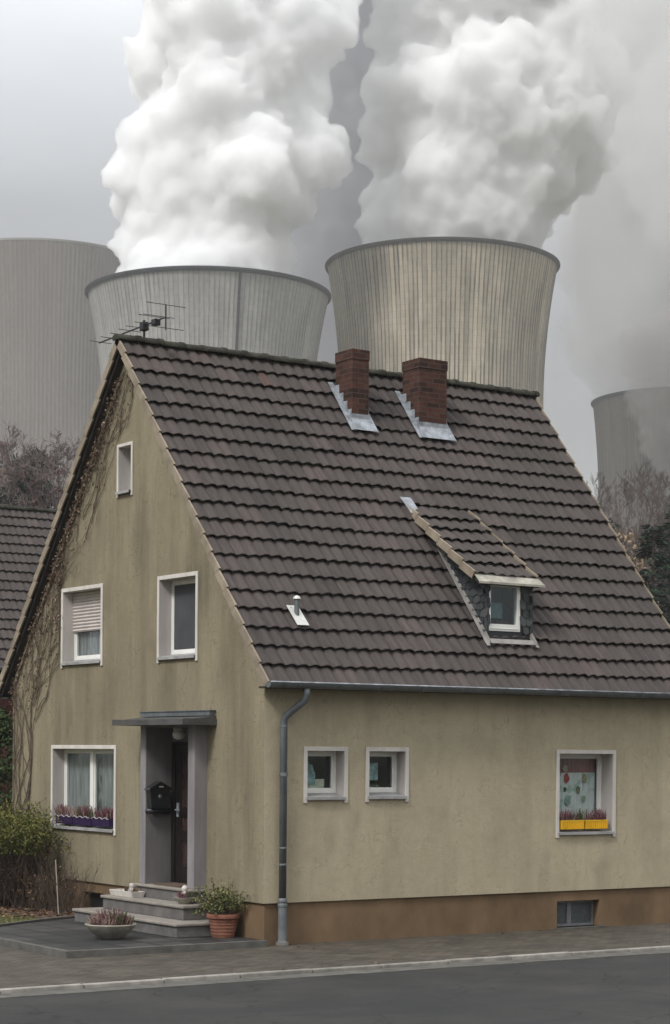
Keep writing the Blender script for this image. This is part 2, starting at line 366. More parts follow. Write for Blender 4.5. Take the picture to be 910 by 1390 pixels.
mp = nt.nodes.new('ShaderNodeMapping'); mp.inputs['Scale'].default_value = (1,1,2.4); nt.links.new(tc.outputs['Generated'], mp.inputs[0]); nt.links.new(mp.outputs[0], cn.inputs['Vector'])
cr = nt.nodes.new('ShaderNodeValToRGB'); cr.color_ramp.elements[0].position = 0.3; cr.color_ramp.elements[0].color = (0.86,0.86,0.87,1)
cr.color_ramp.elements[1].position = 0.7; cr.color_ramp.elements[1].color = (1.1,1.1,1.09,1); nt.links.new(cn.outputs['Fac'], cr.inputs[0])
mu = nt.nodes.new('ShaderNodeMix'); mu.data_type = 'RGBA'; mu.blend_type = 'MULTIPLY'; mu.inputs[0].default_value = 1
nt.links.new(rp.outputs[0], mu.inputs[6]); nt.links.new(cr.outputs[0], mu.inputs[7])
hs = nt.nodes.new('ShaderNodeHueSaturation'); hs.inputs['Saturation'].default_value = 0.3; nt.links.new(sky.outputs[0], hs.inputs['Color'])
mx = nt.nodes.new('ShaderNodeMix'); mx.data_type = 'RGBA'; mx.inputs[0].default_value = 0.92
nt.links.new(hs.outputs[0], mx.inputs[6]); nt.links.new(mu.outputs[2], mx.inputs[7])
nt.links.new(mx.outputs[2], bg.inputs[0]); nt.links.new(bg.outputs[0], wo.inputs[0])
sl = bpy.data.lights.new('sun', 'SUN'); sl.energy = 2.1; sl.angle = R(12); sl.color = (1.0, 0.985, 0.965)
so = bpy.data.objects.new('sun', sl); COL.objects.link(so)
sd = Vector((SUN_DIR.x*math.cos(SUN_EL), SUN_DIR.y*math.cos(SUN_EL), math.sin(SUN_EL)))
so.rotation_euler = sd.to_track_quat('Z', 'Y').to_euler(); so.location = (-30, -30, 60)
S.view_settings.view_transform = 'Standard'; S.view_settings.look = 'None'; S.view_settings.exposure = 0.27; S.view_settings.gamma = 1.0
S.view_settings.use_curve_mapping = False
S.render.engine = 'CYCLES'
cy = S.cycles
cy.max_bounces = 40; cy.diffuse_bounces = 4; cy.glossy_bounces = 3; cy.transmission_bounces = 6; cy.volume_bounces = 36; cy.transparent_max_bounces = 24
cy.use_denoising = True; cy.sample_clamp_indirect = 6.0; cy.caustics_reflective = False; cy.caustics_refractive = False
try: cy.denoiser = 'OPENIMAGEDENOISE'
except Exception: pass

# ------------------------------------------------------------------ setting: ground, pavement, road
def struct(name, mb, mat, **kw):
    o = mb.build(name, mat, **kw); o['kind'] = 'structure'; return o
t = NT('meadow_ground')
c = t.ramp(t.noise((1,1,1), 0.06, 6), [(0.3,(0.05,0.055,0.028)), (0.7,(0.095,0.085,0.05))]); t.bsdf(c, 0.95, None, 0, 0.1); M['meadow'] = t.m
g = MB(); g.poly([(-2600,-2600,-0.2),(2600,-2600,-0.2),(2600,2600,-0.2),(-2600,2600,-0.2)])
struct('ground', g, M['meadow'])
M['pavers'] = paver_mat()
g = MB(); g.box(-60, 70, -2.62, 30, -0.15, 0.0); struct('pavement', g, M['pavers'])
M['kerb'] = varmat('kerb_stone', [(0,(0.25,0.235,0.205)), (1,(0.40,0.375,0.335))], .9, 6, .45)
g = MB()
x = -60.0
while x < 70:
    g.box(x+0.007, x+0.993, -2.725+rng.uniform(-.004,.004), -2.625, -0.16, 0.004+rng.uniform(-.005,.004), var=rng.random()); x += 1.0
struct('kerb', g, M['kerb'], bevel=0.012)
t = NT('asphalt')
c = t.ramp(t.noise((1,1,1), 0.7, 6, 0.65), [(0.3,(0.024,0.024,0.024)), (0.7,(0.05,0.048,0.045))])
c = t.mix(0.6, c, t.ramp(t.noise((1,1,1), 140, 2), [(0.35,0.55),(0.65,1.35)]), 'MULTIPLY')
v_ = t.n('ShaderNodeTexVoronoi'); v_.feature = 'DISTANCE_TO_EDGE'; v_.inputs['Scale'].default_value = 0.55
wn = t.n('ShaderNodeTexNoise'); wn.inputs['Scale'].default_value = 1.5; wn.inputs['Detail'].default_value = 6; cs = t.coord(); t.l(cs, wn.inputs['Vector'])
va = t.n('ShaderNodeVectorMath', operation='ADD'); t.l(cs, va.inputs[0]); t.l(wn.outputs['Color'], va.inputs[1]); t.l(va.outputs[0], v_.inputs['Vector'])
c = t.mix(t.ramp(v_.outputs['Distance'], [(0.0, .9), (0.012, 0)]), c, (0.012,0.012,0.012))
c = t.mix(t.ramp(t.noise((0.22,1,1), 1.1, 3, 0.4), [(0.56, 0), (0.60, .55)]), c, (0.028,0.028,0.03))
t.bsdf(c, 0.8, t.bump(t.noise((1,1,1), 160, 2), 0.7, 0.008), 0, 0.25); M['asphalt'] = t.m
g = MB(); g.box(-60, 70, -9.6, -3.055, -0.18, -0.046); struct('road', g, M['asphalt'])
M['gutter_stone'] = simple('gutter_stone', (0.10,0.094,0.082), 0.8, 0.3, 5, bump=0.3)
g = MB(); x = -60.0
while x < 70:
    g.box(x+.003, x+.497, -3.05, -2.73, -0.18, -0.040+rng.uniform(-.002,.002)); x += .5
struct('gutter_strip', g, M['gutter_stone'])
# the entrance patio of dark slabs
t = NT('dark_slabs')
b = t.n('ShaderNodeTexBrick'); b.offset = 0.0; b.inputs['Scale'].default_value = 1; b.inputs['Brick Width'].default_value = 0.5; b.inputs['Row Height'].default_value = 0.5; b.inputs['Mortar Size'].default_value = 0.024
b.inputs['Color1'].default_value = (0.022,0.022,0.023,1); b.inputs['Color2'].default_value = (0.056,0.053,0.05,1); b.inputs['Mortar'].default_value = (0.007,0.008,0.006,1)
t.l(t.coord(), b.inputs['Vector'])
c = t.mix(0.7, b.outputs['Color'], t.ramp(t.noise((1,1,1), 2.2, 6), [(0.3,0.65),(0.7,1.3)]), 'MULTIPLY')
t.bsdf(c, 0.6, t.bump(b.outputs['Fac'], -0.4, 0.006), 0, 0.4); M['slabs'] = t.m
PZ = 0.075
g = MB(); g.prism([(-2.86,-0.06,0.002),(0.02,-0.06,0.002),(0.02,4.5,0.002),(-0.4,4.42,0.002),(-1.2,4.1,0.002),(-2.2,3.52,0.002),(-2.86,3.0,0.002)], (0,0,PZ-0.002))
struct('patio', g, M['slabs'], bevel=0.01)
M['edging'] = simple('edging_stone', (0.1,0.095,0.085), 0.85, 0.3, 5, bump=0.3)
g = MB()
g.box(-2.95,-0.02,-0.15,-0.066,-0.0,PZ+0.012)
g.box(-2.95,-2.866,-0.062,3.1,-0.0,PZ+0.012)
e = [(-2.86,3.04),(-2.2,3.56),(-1.2,4.14),(-0.45,4.45),(-0.06,4.53)]
for (a, b_) in zip(e, e[1:]):
    d = Vector((b_[0]-a[0], b_[1]-a[1], 0)); nn = Vector((-d.y, d.x, 0)).normalized()*0.06
    g.prism([(a[0],a[1],0.003),(b_[0],b_[1],0.003),(b_[0]+nn.x,b_[1]+nn.y,0.003),(a[0]+nn.x,a[1]+nn.y,0.003)], (0,0,PZ+0.025))
struct('patio_edging', g, M['edging'])
M['lawn_soil'] = simple('lawn_soil', (0.075,0.08,0.025), 0.95, 0.45, 5, tint=(0.1,0.095,0.035))
g = MB(); g.prism([(-2.95,3.15,0.002),(-2.2,3.65,0.002),(-1.2,4.22,0.002),(-0.45,4.54,0.002),(-0.02,4.62,0.002),(-0.02,14,0.002),(-12,14,0.002),(-12,3.15,0.002)], (0,0,0.075))
struct('lawn', g, M['lawn_soil'])
M['bed'] = simple('bed_soil', (0.05,0.035,0.024), 0.95, 0.5, 8, bump=0.5, tint=(0.1,0.065,0.045))
g = MB(); g.prism([(-1.05,4.33,0.03),(-0.45,4.56,0.03),(-0.03,4.64,0.03),(-0.03,9.4,0.03),(-1.35,9.4,0.03),(-1.25,6.0,0.03)], (0,0,0.062))
struct('flower_bed', g, M['bed'])

# ------------------------------------------------------------------ roofs
WAVE = 0.187; COURSE = 0.335
def roof_tiles(L, ncourse, ridge, down, nrm, seed, start=0.06, wave_samples=10, skip=None):
    """rows of lapped pantiles; ridge: start point, x runs along the ridge"""
    mb = MB(); rr = random.Random(seed)
    nw = int(round(L/WAVE)); wv = L/nw; n = nw*wave_samples
    X = Vector((1,0,0)); ridge = Vector(ridge)
    prof = []
    for i in range(n+1):
        ph = (i/wave_samples) % 1.0
        prof.append(0.026*(0.5-0.5*math.cos(2*math.pi*ph))**0.75 + 0.004*(ph if ph < 0.8 else 0))
    for k in range(ncourse):
        s0 = start + k*COURSE - 0.05; s1 = start + (k+1)*COURSE
        base = len(mb.v); offs = [rr.gauss(0, 0.005) + (rr.choice((.02,-.012)) if rr.random() < .02 else 0) for _ in range(nw//2+2)]; tilt = [rr.gauss(0, 0.0032) for _ in range(nw//2+2)]
        rows = [(s0, -0.062), (s1-0.010, 0.0), (s1, -0.006), (s1-0.012, -0.020)]
        for ri, (s, h) in enumerate(rows):
            for i in range(n+1):
                ti = int(i/wave_samples)//2
                ds = offs[ti] if ri else 0
                hh = h + prof[i] + (tilt[ti] if ri else 0) + 0.012*mnoise.noise(Vector((i*wv/wave_samples*.55, s*.5, seed)))
                edge = (i % (2*wave_samples))
                if edge in (0, 1) and ri < 2: hh -= 0.007
                p = ridge + X*(i*wv/wave_samples) + down*(s+ds) + nrm*hh
                mb.v.append(tuple(p))
        cols = [min(0.93, max(0.0, rr.gauss(0.48, 0.2))) for _ in range(nw//2+2)]
        wcol = 12 if (seed, k) == (3, 1) else -1
        for ri in range(3):
            for i in range(n):
                x0 = i*wv/wave_samples
                if skip and skip(x0, s0, s1): continue
                a = base + ri*(n+1) + i
                mb.f.append((a, a+(n+1), a+(n+1)+1, a+1)); mb.var.append(0.997 if int(i/wave_samples) == wcol else cols[int(i/wave_samples)//2])
    return mb
def verge_pieces(mb, x0, x1, ncourse, ridge_yz, down, nrm, seed, start=0.06, drop=0.095, top=0.012):
    """stepped verge tiles between x0 and x1, one per course"""
    rr = random.Random(seed)
    for k in range(ncourse):
        s0 = start + k*COURSE - 0.03; s1 = start + (k+1)*COURSE - 0.014
        o = Vector((0, ridge_yz[0], ridge_yz[1])); j = rr.gauss(0, .003)
        a = o + down*s0 + nrm*(-drop-0.03); b_ = o + down*s1 + nrm*(-drop)
        c_ = o + down*s1 + nrm*(top+0.012+j); d = o + down*s0 + nrm*(top-0.022)
        mb.prism([(x0, p.y, p.z) for p in (a, b_, c_, d)], (x1-x0, 0, 0), var=rr.random())

TH = R(50.85); CT, ST = math.cos(TH), math.sin(TH)
DN_F = Vector((0,-CT,-ST)); NM_F = Vector((0,-ST,CT))
DN_B = Vector((0,CT,-ST)); NM_B = Vector((0,ST,CT))
YR, ZR = 3.92, 8.70; RX0, RX1 = -0.14, 7.76
W, LEN = 7.80, 7.62                       # gable width, length of the house
def rp_(x, s, h=0.0): return Vector((x, YR, ZR)) + DN_F*s + NM_F*h

house = tag(empty('house'), 'ochre rendered house with steep brown pantile roof, two brick chimneys and a dormer', 'house')
# -- walls
wallz0, eavez = 0.557, 3.47
def wall_prism(off):
    zt = ZR - 0.2 - off*1.2
    y0, y1 = 0+off, W-off
    k = ST/CT
    return [(0, y1, None)]
def gable_poly(x, off, z0):
    # outline in the gable plane, stays below the deck
    zr = ZR - 0.16/CT*1.0 - off/CT
    y0, y1 = off, W-off
    z_e0 = zr - (YR-y0)*ST/CT; z_e1 = zr - (y1-YR)*ST/CT
    return [(x,y0,z0),(x,y1,z0),(x,y1,z_e1),(x,YR,zr),(x,y0,z_e0)]
wm = MB(); wm.prism(gable_poly(0, 0, wallz0), (LEN,0,0))
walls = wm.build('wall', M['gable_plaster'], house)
cut = MB(); cut.prism(gable_poly(0.30, 0.30, wallz0-0.2), (LEN-0.6,0,0))
boolean_cut(walls, cut)
# window table: face, a0, a1, z0, z1 (outer edge of the painted surround)
WIN = {'A':('g',4.155,6.34,1.325,2.645),'B':('g',4.62,6.02,3.875,5.09),'C':('g',1.76,2.92,3.855,5.075),'D':('g',3.70,4.19,6.36,7.125),
       'S1':('e',0.61,1.325,1.91,2.638),'S2':('e',1.62,2.345,1.915,2.638),'BW':('e',5.01,6.165,1.365,2.625)}
BAND = 0.046
cut = MB()
for k, (fc, a0, a1, z0, z1) in WIN.items():
    bb = BAND if k != 'D' else 0.035
    if fc == 'g': cut.box(-0.5, 0.5, a0+bb, a1-bb, z0+bb, z1-bb)
    else: cut.box(a0+bb, a1-bb, -0.5, 0.5, z0+bb, z1-bb)
cut.box(-0.5, 0.6, 1.53, 3.02, 0.4, 2.93)     # porch
boolean_cut(walls, cut)
bv = walls.modifiers.new('bevel','BEVEL'); bv.width = 0.018; bv.segments = 2; bv.limit_method = 'ANGLE'; bv.angle_limit = R(60)
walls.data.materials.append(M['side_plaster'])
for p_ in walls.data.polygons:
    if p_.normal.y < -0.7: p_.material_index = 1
# -- plinth
pm = MB(); pm.box(0.035, LEN-0.035, 0.035, W-0.035, -0.14, wallz0+0.02)
pl = pm.build('plinth', M['plinth'], house)
cut = MB(); cut.box(0.335, LEN-0.335, 0.335, W-0.335, -0.3, 1.2); boolean_cut(pl, cut)
cut = MB(); cut.box(5.08, 5.90, -0.2, 0.6, 0.02, 0.405); cut.box(-0.2, 0.6, 4.60, 5.26, 0.15, 0.40); cut.box(-0.2,0.6,1.62,2.96,0.5,0.9); boolean_cut(pl, cut)

# -- windows
def window(key, frame_d=0.185, mullion=None, flipsill=False, bb=BAND, sillout=0.045, legs=True):
    fc, a0, a1, z0, z1 = WIN[key]
    def bx(mb, s0, s1, d0, d1, zz0, zz1, var=0.5):
        if fc == 'g': mb.box(d0, d1, s0, s1, zz0, zz1, var)
        else: mb.box(s0, s1, d0, d1, zz0, zz1, var)
    i0, i1, k0, k1 = a0+bb, a1-bb, z0+bb, z1-bb
    s = MB()
    fr = -0.022
    bx(s, a0, i0+0.012, fr, -0.002, z0-0.03 if legs else z0, z1); bx(s, i1-0.012, a1, fr, -0.002, z0-0.03 if legs else z0, z1)
    bx(s, i0+0.012, i1-0.012, fr, -0.002, k1-0.012, z1)
    if not legs: bx(s, i0+0.012, i1-0.012, fr, -0.002, z0, k0+0.012)
    root = s.build('window', M['white_paint'], house, bevel=0.004)
    rv = MB()
    bx(rv, i0+0.0005, i0+0.0125, -0.0015, frame_d+0.06, k0, k1-0.001); bx(rv, i1-0.0125, i1-0.0005, -0.0015, frame_d+0.06, k0, k1-0.001)
    bx(rv, i0+0.013, i1-0.013, -0.0015, frame_d+0.06, k1-0.0125, k1-0.0005)
    rv.build('reveal', M['reveal'], root)
    sm = MB()
    # sloping sill with a front lip
    zz = z0+0.062
    o0, o1 = (i0-0.001, i1+0.001) if legs else (a0, a1)
    if fc == 'g':
        sm.prism([(-sillout,o0,zz-0.012),(frame_d+.03,o0,zz+0.042),(frame_d+.03,o0,zz+0.030),(-sillout+0.006,o0,zz-0.022)], (0,o1-o0,0))
        sm.box(-sillout-0.003, -sillout+0.006, o0, o1, zz-0.048, zz-0.010)
    else:
        sm.prism([(o0,-sillout,zz-0.012),(o0,frame_d+.03,zz+0.042),(o0,frame_d+.03,zz+0.030),(o0,-sillout+0.006,zz-0.022)], (o1-o0,0,0))
        sm.box(o0, o1, -sillout-0.003, -sillout+0.006, zz-0.048, zz-0.010)
    if legs: sm.build('sill', M['sill'], root)
    f0, f1, g0, g1 = i0+0.013, i1-0.013, z0+0.098, k1-0.013
    fm = MB(); fw = 0.04
    d0, d1 = frame_d, frame_d+0.055
    bx(fm, f0, f0+fw, d0, d1, g0, g1); bx(fm, f1-fw, f1, d0, d1, g0, g1)
    bx(fm, f0+fw, f1-fw, d0, d1, g0, g0+fw); bx(fm, f0+fw, f1-fw, d0, d1, g1-fw, g1)
    sash = [(f0+fw, f1-fw)]
    if mullion is not None:
        mpos = f0 + (f1-f0)*mullion
        bx(fm, mpos-0.055, mpos+0.055, d0-0.008, d1, g0+fw, g1-fw); sash = [(f0+fw, mpos-0.055), (mpos+0.055, f1-fw)]
    for (p0, p1) in sash:          # sash rails inside the outer frame
        q = 0.03
        bx(fm, p0, p0+q, d0+0.012, d1-0.004, g0+fw, g1-fw); bx(fm, p1-q, p1, d0+0.012, d1-0.004, g0+fw, g1-fw)
        bx(fm, p0+q, p1-q, d0+0.012, d1-0.004, g0+fw, g0+fw+q); bx(fm, p0+q, p1-q, d0+0.012, d1-0.004, g1-fw-q, g1-fw)
    fm.build('frame', M['pvc'], root, bevel=0.004)
    for (p0, p1) in sash:
        gm = MB(); bx(gm, p0+0.03, p1-0.03, d0+0.026, d0+0.032, g0+fw+0.03, g1-fw-0.03)
        gm.build('pane', M['glass'], root)
    return root, bx, (f0, f1, g0, g1, d0, d1)
def curtain(bx_face, s0, s1, d, z0, z1, mat, parent, waves=14, amp=0.018, name='curtain', seed=1, hem=0.0):
    mb = MB(); n = waves*6; rr = random.Random(seed); ph = [rr.uniform(0, 6.28) for _ in range(4)]
    def off(t): return amp*(math.sin(t*waves*6.28/1+ph[0])+0.5*math.sin(t*waves*2.3*2.7+ph[1]))
    for i in range(n):
        t0, t1 = i/n, (i+1)/n
        h0 = hem*(0.5+0.5*math.cos(t0*6.283*3)); h1 = hem*(0.5+0.5*math.cos(t1*6.283*3))
        q = [(s0+(s1-s0)*t0, d+off(t0), z0+h0), (s0+(s1-s0)*t1, d+off(t1), z0+h1), (s0+(s1-s0)*t1, d+off(t1), z1), (s0+(s1-s0)*t0, d+off(t0), z1)]
        mb.poly([((b_, a, c) if bx_face == 'g' else (a, b_, c)) for (a, b_, c) in q])
    return mb.build(name, mat, parent, smooth=True)

wA, bxA, dA = window('A', mullion=0.535)
curtain('g', dA[0]+.05, dA[0]+(dA[1]-dA[0])*0.42, 0.262, dA[2]+.05, dA[3]-.03, M['net'], wA, 9, .02, seed=2)
curtain('g', dA[0]+(dA[1]-dA[0])*0.62, dA[1]-.04, 0.262, dA[2]+.05, dA[3]-.03, M['net'], wA, 9, .02, seed=3)
lace = simple('lace_pattern', (0.26,0.265,0.26), 0.9, 0.9, 9, (1,1,0.5))
curtain('g', dA[0]+(dA[1]-dA[0])*0.38, dA[0]+(dA[1]-dA[0])*0.66, 0.285, dA[2]+.05, dA[3]-.03, lace, wA, 5, .02, seed=5, name='lace_curtain')
wB, bxB, dB = window('B')
sh = MB(); n = 12; zt, zb = dB[3], dB[3]-(dB[3]-dB[2])*0.585
for i in range(n):
    h = (zt-zb)/n
    z_ = zb+i*h
    sh.prism([(0.165,dB[0],z_),(0.15,dB[0],z_+h*0.45),(0.163,dB[0],z_+h*0.93),(0.174,dB[0],z_+h*0.93),(0.174,dB[0],z_)], (0,dB[1]-dB[0],0))
sh.build('roller_shutter', M['shutter'], wB)
curtain('g', dB[0]+.04, dB[1]-.04, 0.262, dB[2]+.05, zb+.1, M['net'], wB, 12, .016, seed=6)
wC, bxC, dC = window('C')
mb = MB(); bxC(mb, dC[0]+.075, dC[1]-.075, 0.190, 0.194, dC[2]+.075, dC[3]-.075); mb.build('insect_screen', M['screen'], wC)
wD, bxD, dD = window('D', frame_d=0.20, bb=0.035, legs=True, sillout=0.06)
mb = MB(); bxD(mb, dD[0]+.06, dD[1]-.06, 0.26, 0.268, dD[2]+.06, dD[3]-.06); mb.build('blind', simple('pale_blind', (0.42,0.38,0.36), .9, .1, 2), wD)
wS1, bx1, d1_ = window('S1')
wS2, bx2, d2_ = window('S2')
bluegrey = simple('blue_grey_cloth', (0.30,0.42,0.43), 0.9, 0.5, 9)
cream = simple('cream_cloth', (0.6,0.6,0.48), 0.9, 0.25, 5)
mb = MB(); bx1(mb, 0.72, 0.98, 0.268,.275,2.12,2.30); mb.prism([(0.74,.268,2.305),(0.96,.268,2.305),(0.93,.268,2.40),(0.90,.268,2.38),(0.85,.268,2.46),(0.80,.268,2.38),(0.77,.268,2.40)], (0,.007,0)); mb.build('hanging_cloth', bluegrey, wS1)
mb = MB(); bx1(mb, 0.66, 0.88, .278, .30, 1.99, 2.12); bx1(mb, 0.882, 1.14, .278, .31, 1.99, 2.2); mb.build('cream_shade', cream, wS1, bevel=.03)
mb = MB(); bx2(mb, 1.70, 2.02, .268, .275, 2.18, 2.42); mb.build('hanging_cloth', bluegrey, wS2)
mb = MB(); bx2(mb, 1.75, 2.05, .278, .29, 2.0, 2.12); mb.build('cream_shade', simple('dull_green_cloth', (0.12,0.14,0.09), .9,.3,5), wS2)
wBW, bxW, dW = window('BW', frame_d=0.235)
pat = NT('printed_curtain')
n1 = pat.noise((1,1,1), 5.5, 3, 0.5); n2 = pat.noise((1,1,1.0), 8.0, 4, 0.6); n3 = pat.noise((1.3,1,0.9), 3.4, 3, 0.5)
cc = pat.mix(pat.ramp(n1, [(0.56,0),(0.62,.8)]), (0.72,0.73,0.71), (0.40,0.52,0.45))
cc = pat.mix(pat.ramp(n2, [(0.62,0),(0.68,.85)]), cc, (0.42,0.36,0.22))
cc = pat.mix(pat.ramp(n3, [(0.66,0),(0.72,.8)]), cc, (0.30,0.33,0.30)); pat.bsdf(cc, 0.9, None, 0, 0.1)
curtain('e', dW[0]+.05, dW[1]-.06, 0.312, dW[2]+.1, dW[3]-.28, pat.m, wBW, 8, .012, seed=8, hem=0.05)
curtain('e', dW[0]+.04, dW[1]-.04, 0.335, dW[3]-.33, dW[3]-.02, simple('pink_valance', (0.36,0.16,0.15), .9, .2, 3), wBW, 12, .012, seed=9, name='valance')
for (px_, pz_, r_, colr, nm) in ((5.47,2.20,.07,(0.36,0.04,0.035),'red_ornament'),(5.45,2.35,.055,(0.40,0.31,0.23),'tan_ornament'),(5.82,2.20,.06,(0.36,0.29,0.15),'gold_ornament'),(5.44,2.04,.035,(0.04,0.05,0.035),'dark_ornament'),(5.70,2.03,.05,(0.2,0.2,0.12),'olive_ornament'),(5.50,1.88,.075,(0.28,0.38,0.33),'green_ornament'),(5.80,1.9,.05,(0.3,0.36,0.26),'green_ornament')):
    mb = MB(); n = 7
    rr = random.Random(int(px_*100+pz_*10)); ang = [2*math.pi*i/10 for i in range(10)]
    mb.prism([(px_+math.cos(a_)*r_*rr.uniform(.6,1.1), 0.294, pz_+math.sin(a_)*r_*1.25*rr.uniform(.65,1.1)) for a_ in ang], (0,.004,0))
    mb.build(nm, simple(nm+'_paint', colr, .6, .25, 20), wBW)
# cellar windows in the plinth
mb = MB(); x0, x1, z0, z1 = 5.085, 5.895, 0.022, 0.40
fr = MB()
for (s0, s1, zz0, zz1) in ((x0,x0+.035,z0,z1),(x1-.035,x1,z0,z1),(x0+.035,x1-.035,z0,z0+.035),(x0+.035,x1-.035,z1-.035,z1),(5.38,5.46,z0+.035,z1-.035)): fr.box(s0,s1,.16,.2,zz0,zz1)
cw = fr.build('cellar_window', simple('grey_steel_frame', (0.16,0.165,0.165), .6, .2, 5), house)
for (s0, s1) in ((x0+.035,5.38),(5.46,x1-.035)):
    gm = MB(); gm.box(s0,s1,.178,.182,z0+.035,z1-.035); gm.build('pane', simple('perforated_sheet', (0.075,0.085,0.09), .45, .25, 30, metal=.2), cw)
sl_ = MB(); sl_.box(5.06,5.98,-0.05,.16,0.002,0.02); sl_.build('sill', M['gutter_stone'], cw)
mb = MB(); mb.box(.14,.17,4.60,5.26,.15,.40); mb.build('cellar_window', simple('dark_cellar_pane', (0.02,0.02,0.022), .4, .3, 5), house)

# -- porch: piers, inner walls, door, canopy
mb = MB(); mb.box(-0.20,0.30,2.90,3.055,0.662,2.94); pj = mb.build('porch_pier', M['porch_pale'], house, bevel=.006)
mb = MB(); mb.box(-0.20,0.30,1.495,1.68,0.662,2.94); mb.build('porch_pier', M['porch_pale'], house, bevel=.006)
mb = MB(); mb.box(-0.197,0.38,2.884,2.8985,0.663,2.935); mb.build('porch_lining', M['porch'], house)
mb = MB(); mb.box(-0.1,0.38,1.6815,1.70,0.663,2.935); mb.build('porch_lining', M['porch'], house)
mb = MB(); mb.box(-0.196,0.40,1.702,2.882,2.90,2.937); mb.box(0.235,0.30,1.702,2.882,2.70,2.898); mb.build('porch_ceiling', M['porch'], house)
# door: dark frame with glass fields
mb = MB(); y0,y1,z0,z1 = 1.702,2.882,0.664,2.698
dx0,dx1 = 0.235,0.285
for (a,b_,c_,d) in ((y0,y0+.07,z0,z1),(y1-.1,y1,z0,z1),(y0+.07,y1-.1,z1-.07,z1)): mb.box(dx0-.02,dx1+.02,a,b_,c_,d)
dr = mb.build('door', M['door'], house, bevel=.004)
lf = MB(); a0_, a1_ = y0+.075, y1-.105
for (a,b_,c_,d) in ((a0_,a0_+.12,z0+.01,z1-.075),(a1_-.14,a1_,z0+.01,z1-.075),(a0_+.12,a1_-.14,z0+.01,z0+.26),(a0_+.12,a1_-.14,z1-.2,z1-.075),(a0_+.12,a1_-.14,1.62,1.76),(a0_+.12,a1_-.14,1.28,1.42)): lf.box(dx0,dx1,a,b_,c_,d)
lf.build('door_leaf', M['door'], dr, bevel=.006)
gp = MB(); gp.box(dx0+.02,dx0+.03,a0_+.12,a1_-.14,z0+.26,z1-.2); gp.build('pane', M['door_glass'], dr)
hd = MB(); hd.tube([(dx0-.01,a1_-.07,1.72),(dx0-.05,a1_-.07,1.72),(dx0-.055,a1_-.19,1.72)], .011, 8); hd.box(dx0-.012,dx0-.001,a1_-.1,a1_-.04,1.62,1.82); hd.build('handle', M['lead'], dr, smooth=False)
mt = MB(); mt.box(-0.18,0.19,1.95,2.7,0.6635,0.680); tag(mt.build('doormat', simple('brown_doormat', (0.11,0.075,0.055), 1, .3, 30, bump=.5)), 'brown doormat lying on the top step in the doorway', 'doormat')
# canopy
mb = MB()
mb.prism([(-0.52,1.25,2.935),(-0.52,1.25,2.995),(0.0,1.25,3.055),(0.0,1.25,2.945)], (0,2.03,0))
cn_ = mb.build('porch_canopy', M['bitumen'], house, bevel=.006)
mb = MB(); mb.box(-0.535,-0.521,1.235,3.295,2.925,3.005); mb.box(-0.52,0.0,1.235,1.249,2.925,3.01); mb.box(-0.52,0.0,3.281,3.295,2.925,3.01); mb.build('edge_trim', simple('dull_edge_trim', (0.07,0.067,0.064), .7, .3, 5), cn_)
mb = MB(); mb.box(-0.10,-0.002,1.27,3.245,3.056,3.12); mb.box(-0.115,-0.002,1.255,3.26,3.121,3.132); mb.build('upstand', M['zinc'], cn_)
# lamp
mb = MB(); mb.lathe([(0.0,0.0),(0.075,0.0),(0.08,-0.03),(0.06,-0.045)], (0.0,2.29,2.899), 20); lp = mb.build('porch_lamp', M['reveal'], house, smooth=True)
mb = MB(); mb.lathe([(0.06,-0.04),(0.088,-0.07),(0.095,-0.105),(0.08,-0.145),(0.04,-0.17),(0.0,-0.176)], (0.0,2.29,2.899), 20); mb.build('lamp_globe', M['lampglass'], lp, smooth=True)

# -- roof
chim = [(3.44,3.755,3.04,3.50,None),(4.73,5.27,3.04,3.50,None)]
DORM = dict(x0=3.84, x1=4.72, yf=0.30)
def skip_front(x, s0, s1):
    X = RX0 + x; sm_ = 0.5*(s0+s1)
    if 3.95 < X < 4.62 and 3.9 < sm_ < 5.5: return True
    return False
rt = roof_tiles(RX1-RX0, 20, (RX0, YR, ZR), DN_F, NM_F, 3, skip=skip_front)
roof = rt.build('roof', M['tile'], house, angle=35)
rb = roof_tiles(RX1-RX0, 20, (RX0, YR, ZR), DN_B, NM_B, 4, wave_samples=6)
rb.build('rear_tiles', M['tile'], roof, angle=35)
dk = MB()
def deck(mb, dn, nm, h0, h1, s1, s0=0.0):
    o = Vector((0, YR, ZR))
    a = o+dn*(s0+0.0)+nm*h0; b_ = o+dn*s1+nm*h0; c_ = o+dn*s1+nm*h1; d = o+dn*s0+nm*h1
    mb.prism([(RX0+0.03, p.y, p.z) for p in (a,b_,c_,d)], (RX1-RX0-0.06,0,0))
deck(dk, DN_F, NM_F, -0.078, -0.15, 6.66, 0.13)
db_ = MB(); deck(db_, DN_B, NM_B, -0.078, -0.15, 6.66, 0.13)
# the deck stays open under the dormer
dk.build('roof_deck', M['soffit'], roof); db_.build('roof_deck', M['soffit'], roof)
vg = MB(); verge_pieces(vg, RX0-0.034, RX0-0.003, 20, (YR, ZR), DN_F, NM_F, 1); vg.build('verge', M['verge'], roof, bevel=.004)
vg = MB(); verge_pieces(vg, RX0-0.034, RX0-0.003, 20, (YR, ZR), DN_B, NM_B, 2); vg.build('verge', M['verge'], roof, bevel=.004)
vg = MB(); verge_pieces(vg, RX1+0.003, RX1+0.018, 20, (YR, ZR), DN_F, NM_F, 5, top=0.004); vg.build('verge', M['verge'], roof, bevel=.004)
vg = MB(); verge_pieces(vg, RX1+0.003, RX1+0.03, 20, (YR, ZR), DN_B, NM_B, 6); vg.build('verge', M['verge'], roof, bevel=.004)
